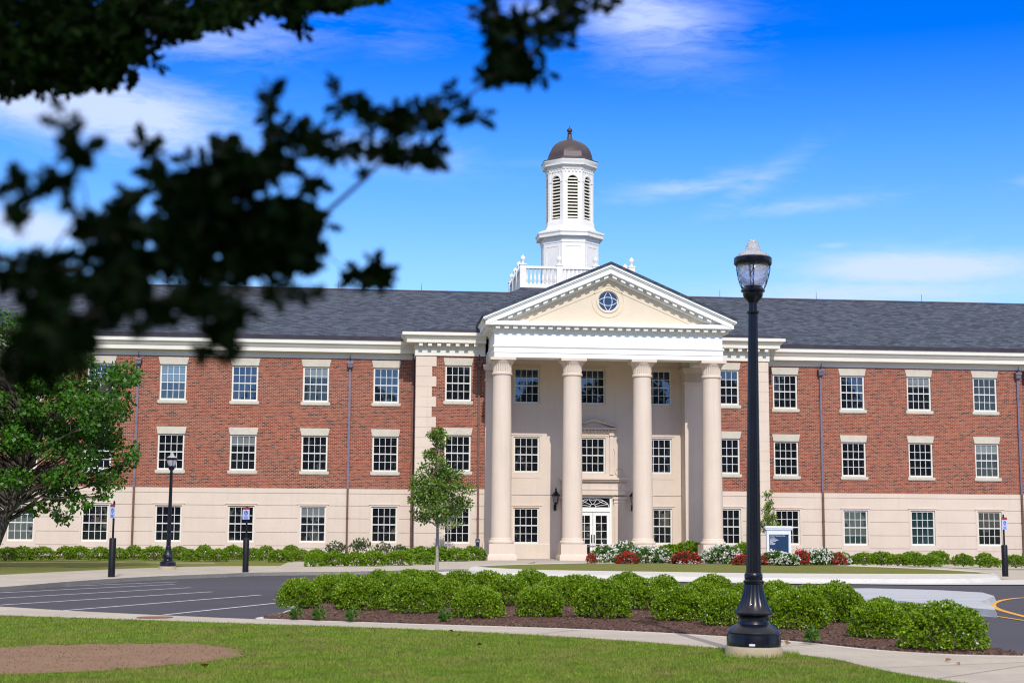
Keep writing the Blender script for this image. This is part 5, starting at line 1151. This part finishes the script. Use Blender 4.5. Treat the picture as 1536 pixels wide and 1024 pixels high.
branch([Vector((-4.3, -1.0, 2.9)), Vector((-2.6, 1.3, 2.3)), (-150, 480, 2.3), (60, 500, 2.3), (200, 450, 2.35), (320, 440, 2.4), (430, 440, 2.5)], .03, .003)
branch([(440, 345, 3.05), (500, 390, 3.05), (530, 415, 3.05), (590, 408, 3.05)], .005, .002)
BL = [  # px, py, rx, ry, depth, leaves
 (40, 40, 110, 75, 5, 560), (120, 60, 110, 60, 5, 420), (30, 105, 70, 38, 5, 200), (110, 112, 75, 28, 5, 170), (180, 95, 45, 30, 5, 50), (150, 20, 100, 40, 5, 250), (235, 12, 50, 26, 5, 70), (255, 45, 30, 14, 5, 26), (300, 25, 50, 24, 5, 60),
 (345, 22, 30, 22, 5, 40), (395, 8, 60, 14, 5, 60), (440, 32, 20, 16, 5, 18), (470, 6, 60, 10, 5, 46), (530, 0, 40, 9, 5, 24), (280, 52, 22, 8, 5, 8), (195, 128, 6, 6, 5, 2), (205, 80, 14, 10, 5, 8), (10, 140, 12, 8, 5, 8), (165, 128, 10, 12, 5, 6),
 (105, 212, 20, 28, 2.35, 14), (125, 238, 22, 10, 2.35, 7), (88, 272, 22, 10, 2.35, 6), (24, 270, 11, 26, 2.3, 8), (25, 320, 15, 30, 2.3, 12), (95, 300, 10, 10, 2.3, 3),
 (222, 228, 14, 14, 2.95, 7), (240, 262, 18, 18, 2.95, 9), (262, 290, 24, 16, 2.95, 12), (185, 305, 12, 14, 2.6, 5), (195, 335, 24, 16, 2.6, 9), (300, 295, 50, 42, 2.95, 74), (350, 265, 50, 36, 3, 74), (330, 230, 14, 12, 3, 6), (385, 255, 28, 18, 3, 14), (408, 165, 10, 24, 3, 9), (410, 205, 18, 20, 3, 12),
 (428, 245, 22, 20, 3, 12), (450, 215, 18, 8, 3, 5), (495, 228, 32, 9, 3, 10), (470, 200, 22, 6, 3, 4), (500, 128, 8, 16, 3.05, 6), (515, 155, 12, 10, 3.05, 5), (540, 145, 7, 18, 3.05, 5), (545, 185, 10, 24, 3.05, 8), (580, 180, 24, 10, 3.1, 8), (590, 215, 20, 22, 3.1, 14), (560, 232, 14, 8, 3.1, 5), (545, 262, 8, 14, 3.1, 4), (625, 235, 28, 8, 3.1, 9), (650, 240, 14, 6, 3.1, 3),
 (640, 185, 24, 14, 3.15, 10), (655, 155, 12, 18, 3.15, 7), (700, 176, 18, 7, 3.15, 6), (620, 190, 16, 14, 3.15, 7), (330, 350, 88, 48, 3, 210), (420, 330, 46, 38, 3, 80), (440, 365, 38, 38, 3, 64), (400, 385, 50, 24, 3, 44), (460, 400, 18, 12, 3, 8), (465, 285, 14, 5, 3, 3), (470, 330, 18, 12, 3, 8),
 (235, 350, 36, 26, 2.8, 26), (170, 350, 22, 22, 2.6, 12), (150, 372, 34, 20, 2.6, 18), (250, 395, 44, 18, 2.7, 24), (320, 405, 40, 14, 2.8, 18), (180, 405, 40, 18, 2.6, 20), (380, 410, 26, 10, 2.9, 9),
 (40, 415, 60, 14, 2.5, 22), (110, 430, 55, 26, 2.4, 30), (180, 445, 50, 34, 2.4, 40), (75, 462, 44, 26, 2.35, 24), (250, 455, 44, 26, 2.4, 26), (240, 480, 20, 20, 2.4, 8), (300, 450, 36, 20, 2.4, 14), (345, 470, 40, 18, 2.5, 16), (320, 500, 26, 14, 2.5, 9), (400, 440, 36, 9, 2.5, 9), (455, 447, 10, 8, 2.5, 2), (300, 530, 12, 10, 2.5, 4), (345, 530, 16, 5, 2.5, 3),
 (50, 520, 56, 44, 2.3, 60), (105, 510, 34, 34, 2.3, 30), (20, 550, 40, 20, 2.3, 18), (85, 552, 20, 14, 2.3, 6), (535, 418, 16, 9, 3.05, 6), (575, 412, 16, 10, 3.05, 6), (555, 425, 18, 6, 3.05, 4),
 (755, 70, 30, 42, 3.35, 46), (740, 18, 16, 26, 3.35, 12), (765, 108, 36, 20, 3.35, 24), (795, 105, 20, 20, 3.35, 12), (800, 50, 28, 14, 3.35, 12), (830, 25, 22, 22, 3.4, 13), (848, 50, 16, 20, 3.4, 9), (860, 10, 24, 12, 3.4, 9), (900, 10, 22, 8, 3.4, 7), (795, 125, 8, 12, 3.35, 4), (725, 25, 12, 6, 3.35, 2), (-60, 60, 80, 90, 5, 180), (-70, 480, 70, 80, 2.4, 60)]
rg = np.random.default_rng(77)
for cx, cy, rx, ry, d, n in BL:
    for _ in range(int(n*(1.6 if d > 4 else (1.0 if d < 2.55 else (1.5 if rx > 26 else .9))))):
        a = rg.random()*6.283; q = rg.random()**.62; p = P3(cx+rx*.88*q*math.cos(a), cy+ry*.88*q*math.sin(a), d+rg.normal()*.12)
        Pl.append(p); v = Vector(rg.normal(size=3))*.65+((p-P3(cx, cy, d)).normalized() if q > .3 else Vector()); v.y *= .5; Dl.append(v+Vector((.0, 0, .0))); Ll.append((.050 if d < 4 else .056)*(.75+.5*rg.random()))
for cx, cy, rx, ry, d, n in BL:                     # leafy shoots standing out of every clump
    if rx < 9 or cx < -20: continue
    for _ in range((1 if d < 2.55 else 3) if rx < 25 else ((2 if d < 2.55 else 5) if rx < 60 else 8)):
        a = rg.random()*6.283; ln_ = (.85+.45*rg.random()); tip = P3(cx+rx*1.15*ln_*math.cos(a), cy+ry*1.15*ln_*math.sin(a)-6, d+rg.normal()*.1); rt_ = P3(cx, cy, d)
        tk.tube([rt_, tip], [.0022, .001], 4); ax_ = (tip-rt_).normalized(); sd_ = ax_.cross(Vector((0, 1, 0))).normalized(); L0 = (tip-rt_).length; m_ = max(3, int(L0/.018))
        for k_ in range(m_+1):
            f_ = .35+.65*k_/m_; sg = 1 if k_ % 2 else -1; dv = ax_*.9+sd_*sg*(.8 if k_ < m_ else 0)+Vector(rg.normal(size=3))*.22; le = .046*(.8+.4*rg.random())*(1 if d < 4 else 1.15)
            Pl.append(rt_.lerp(tip, f_)+dv.normalized()*le*.5); Dl.append(dv); Ll.append(le)
Pl = np.array(Pl); Dl = unit(np.array(Dl)); Ll = np.array(Ll); Pl = Pl-Dl*Ll[:, None]*.5
n = len(Pl); Vd = unit(Pl-np.array([0, 0, EYE])); R_ = unit(np.cross(Dl, Vd+RNG.normal(size=(n, 3))*.45)); Nn = np.cross(Dl, R_)
V = np.stack([Pl+Dl*(Ll*u)[:, None]+R_*(Ll*.66*w)[:, None]+Nn*(Ll*.15*abs(w))[:, None] for u, w in LOBED], 1).reshape(-1, 3)
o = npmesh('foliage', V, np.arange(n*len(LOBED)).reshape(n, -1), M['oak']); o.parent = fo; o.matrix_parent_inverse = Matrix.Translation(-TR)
# the crown overhead, which keeps those branches in shade
n = 30000; d = unit(RNG.normal(size=(n, 3))); q = RNG.random(n)**.4
P = np.array([-1.9, -3.2, 6.3])+d*q[:, None]*np.array([4.3, 3.0, 2.9]); D = RNG.normal(size=(n, 3))
ok = ~((np.abs(P[:, 0]) < 1.5) & (P[:, 2] < 3.0)); P, D = P[ok], D[ok]
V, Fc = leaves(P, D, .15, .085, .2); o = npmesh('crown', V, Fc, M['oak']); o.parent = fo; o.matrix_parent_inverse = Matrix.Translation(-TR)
rd = random.Random(2)
for _ in range(16):
    e = Vector((-1.9+rd.uniform(-3.4, 3.4), -3.2+rd.uniform(-2, 2), 6.3+rd.uniform(-1.5, 2))); s0 = Vector((-4.15, -1.15, rd.uniform(3.6, 6.8))); tk.tube([s0, s0.lerp(e, .5)+Vector((0, 0, .3)), e], [.09, .06, .015], 7)
o = tk.build('trunk', M['bark']); o.parent = fo; o.matrix_parent_inverse = Matrix.Translation(-TR)

# drain cover in the walk
p = G(232, 925.8, .12); dc = MB(); dc.lathe([(.30, .10), (.30, .128), (.26, .130), (.26, .126), (0, .126)], (0, 0, 0), 28, ax=1); o = dc.build('drain_cover', M['rust']); o.location = (p[0], p[1], 0); tag(o, 'rusty red-brown round drain cover set in the near walkway', 'drain cover')
bpy.context.view_layer.update()
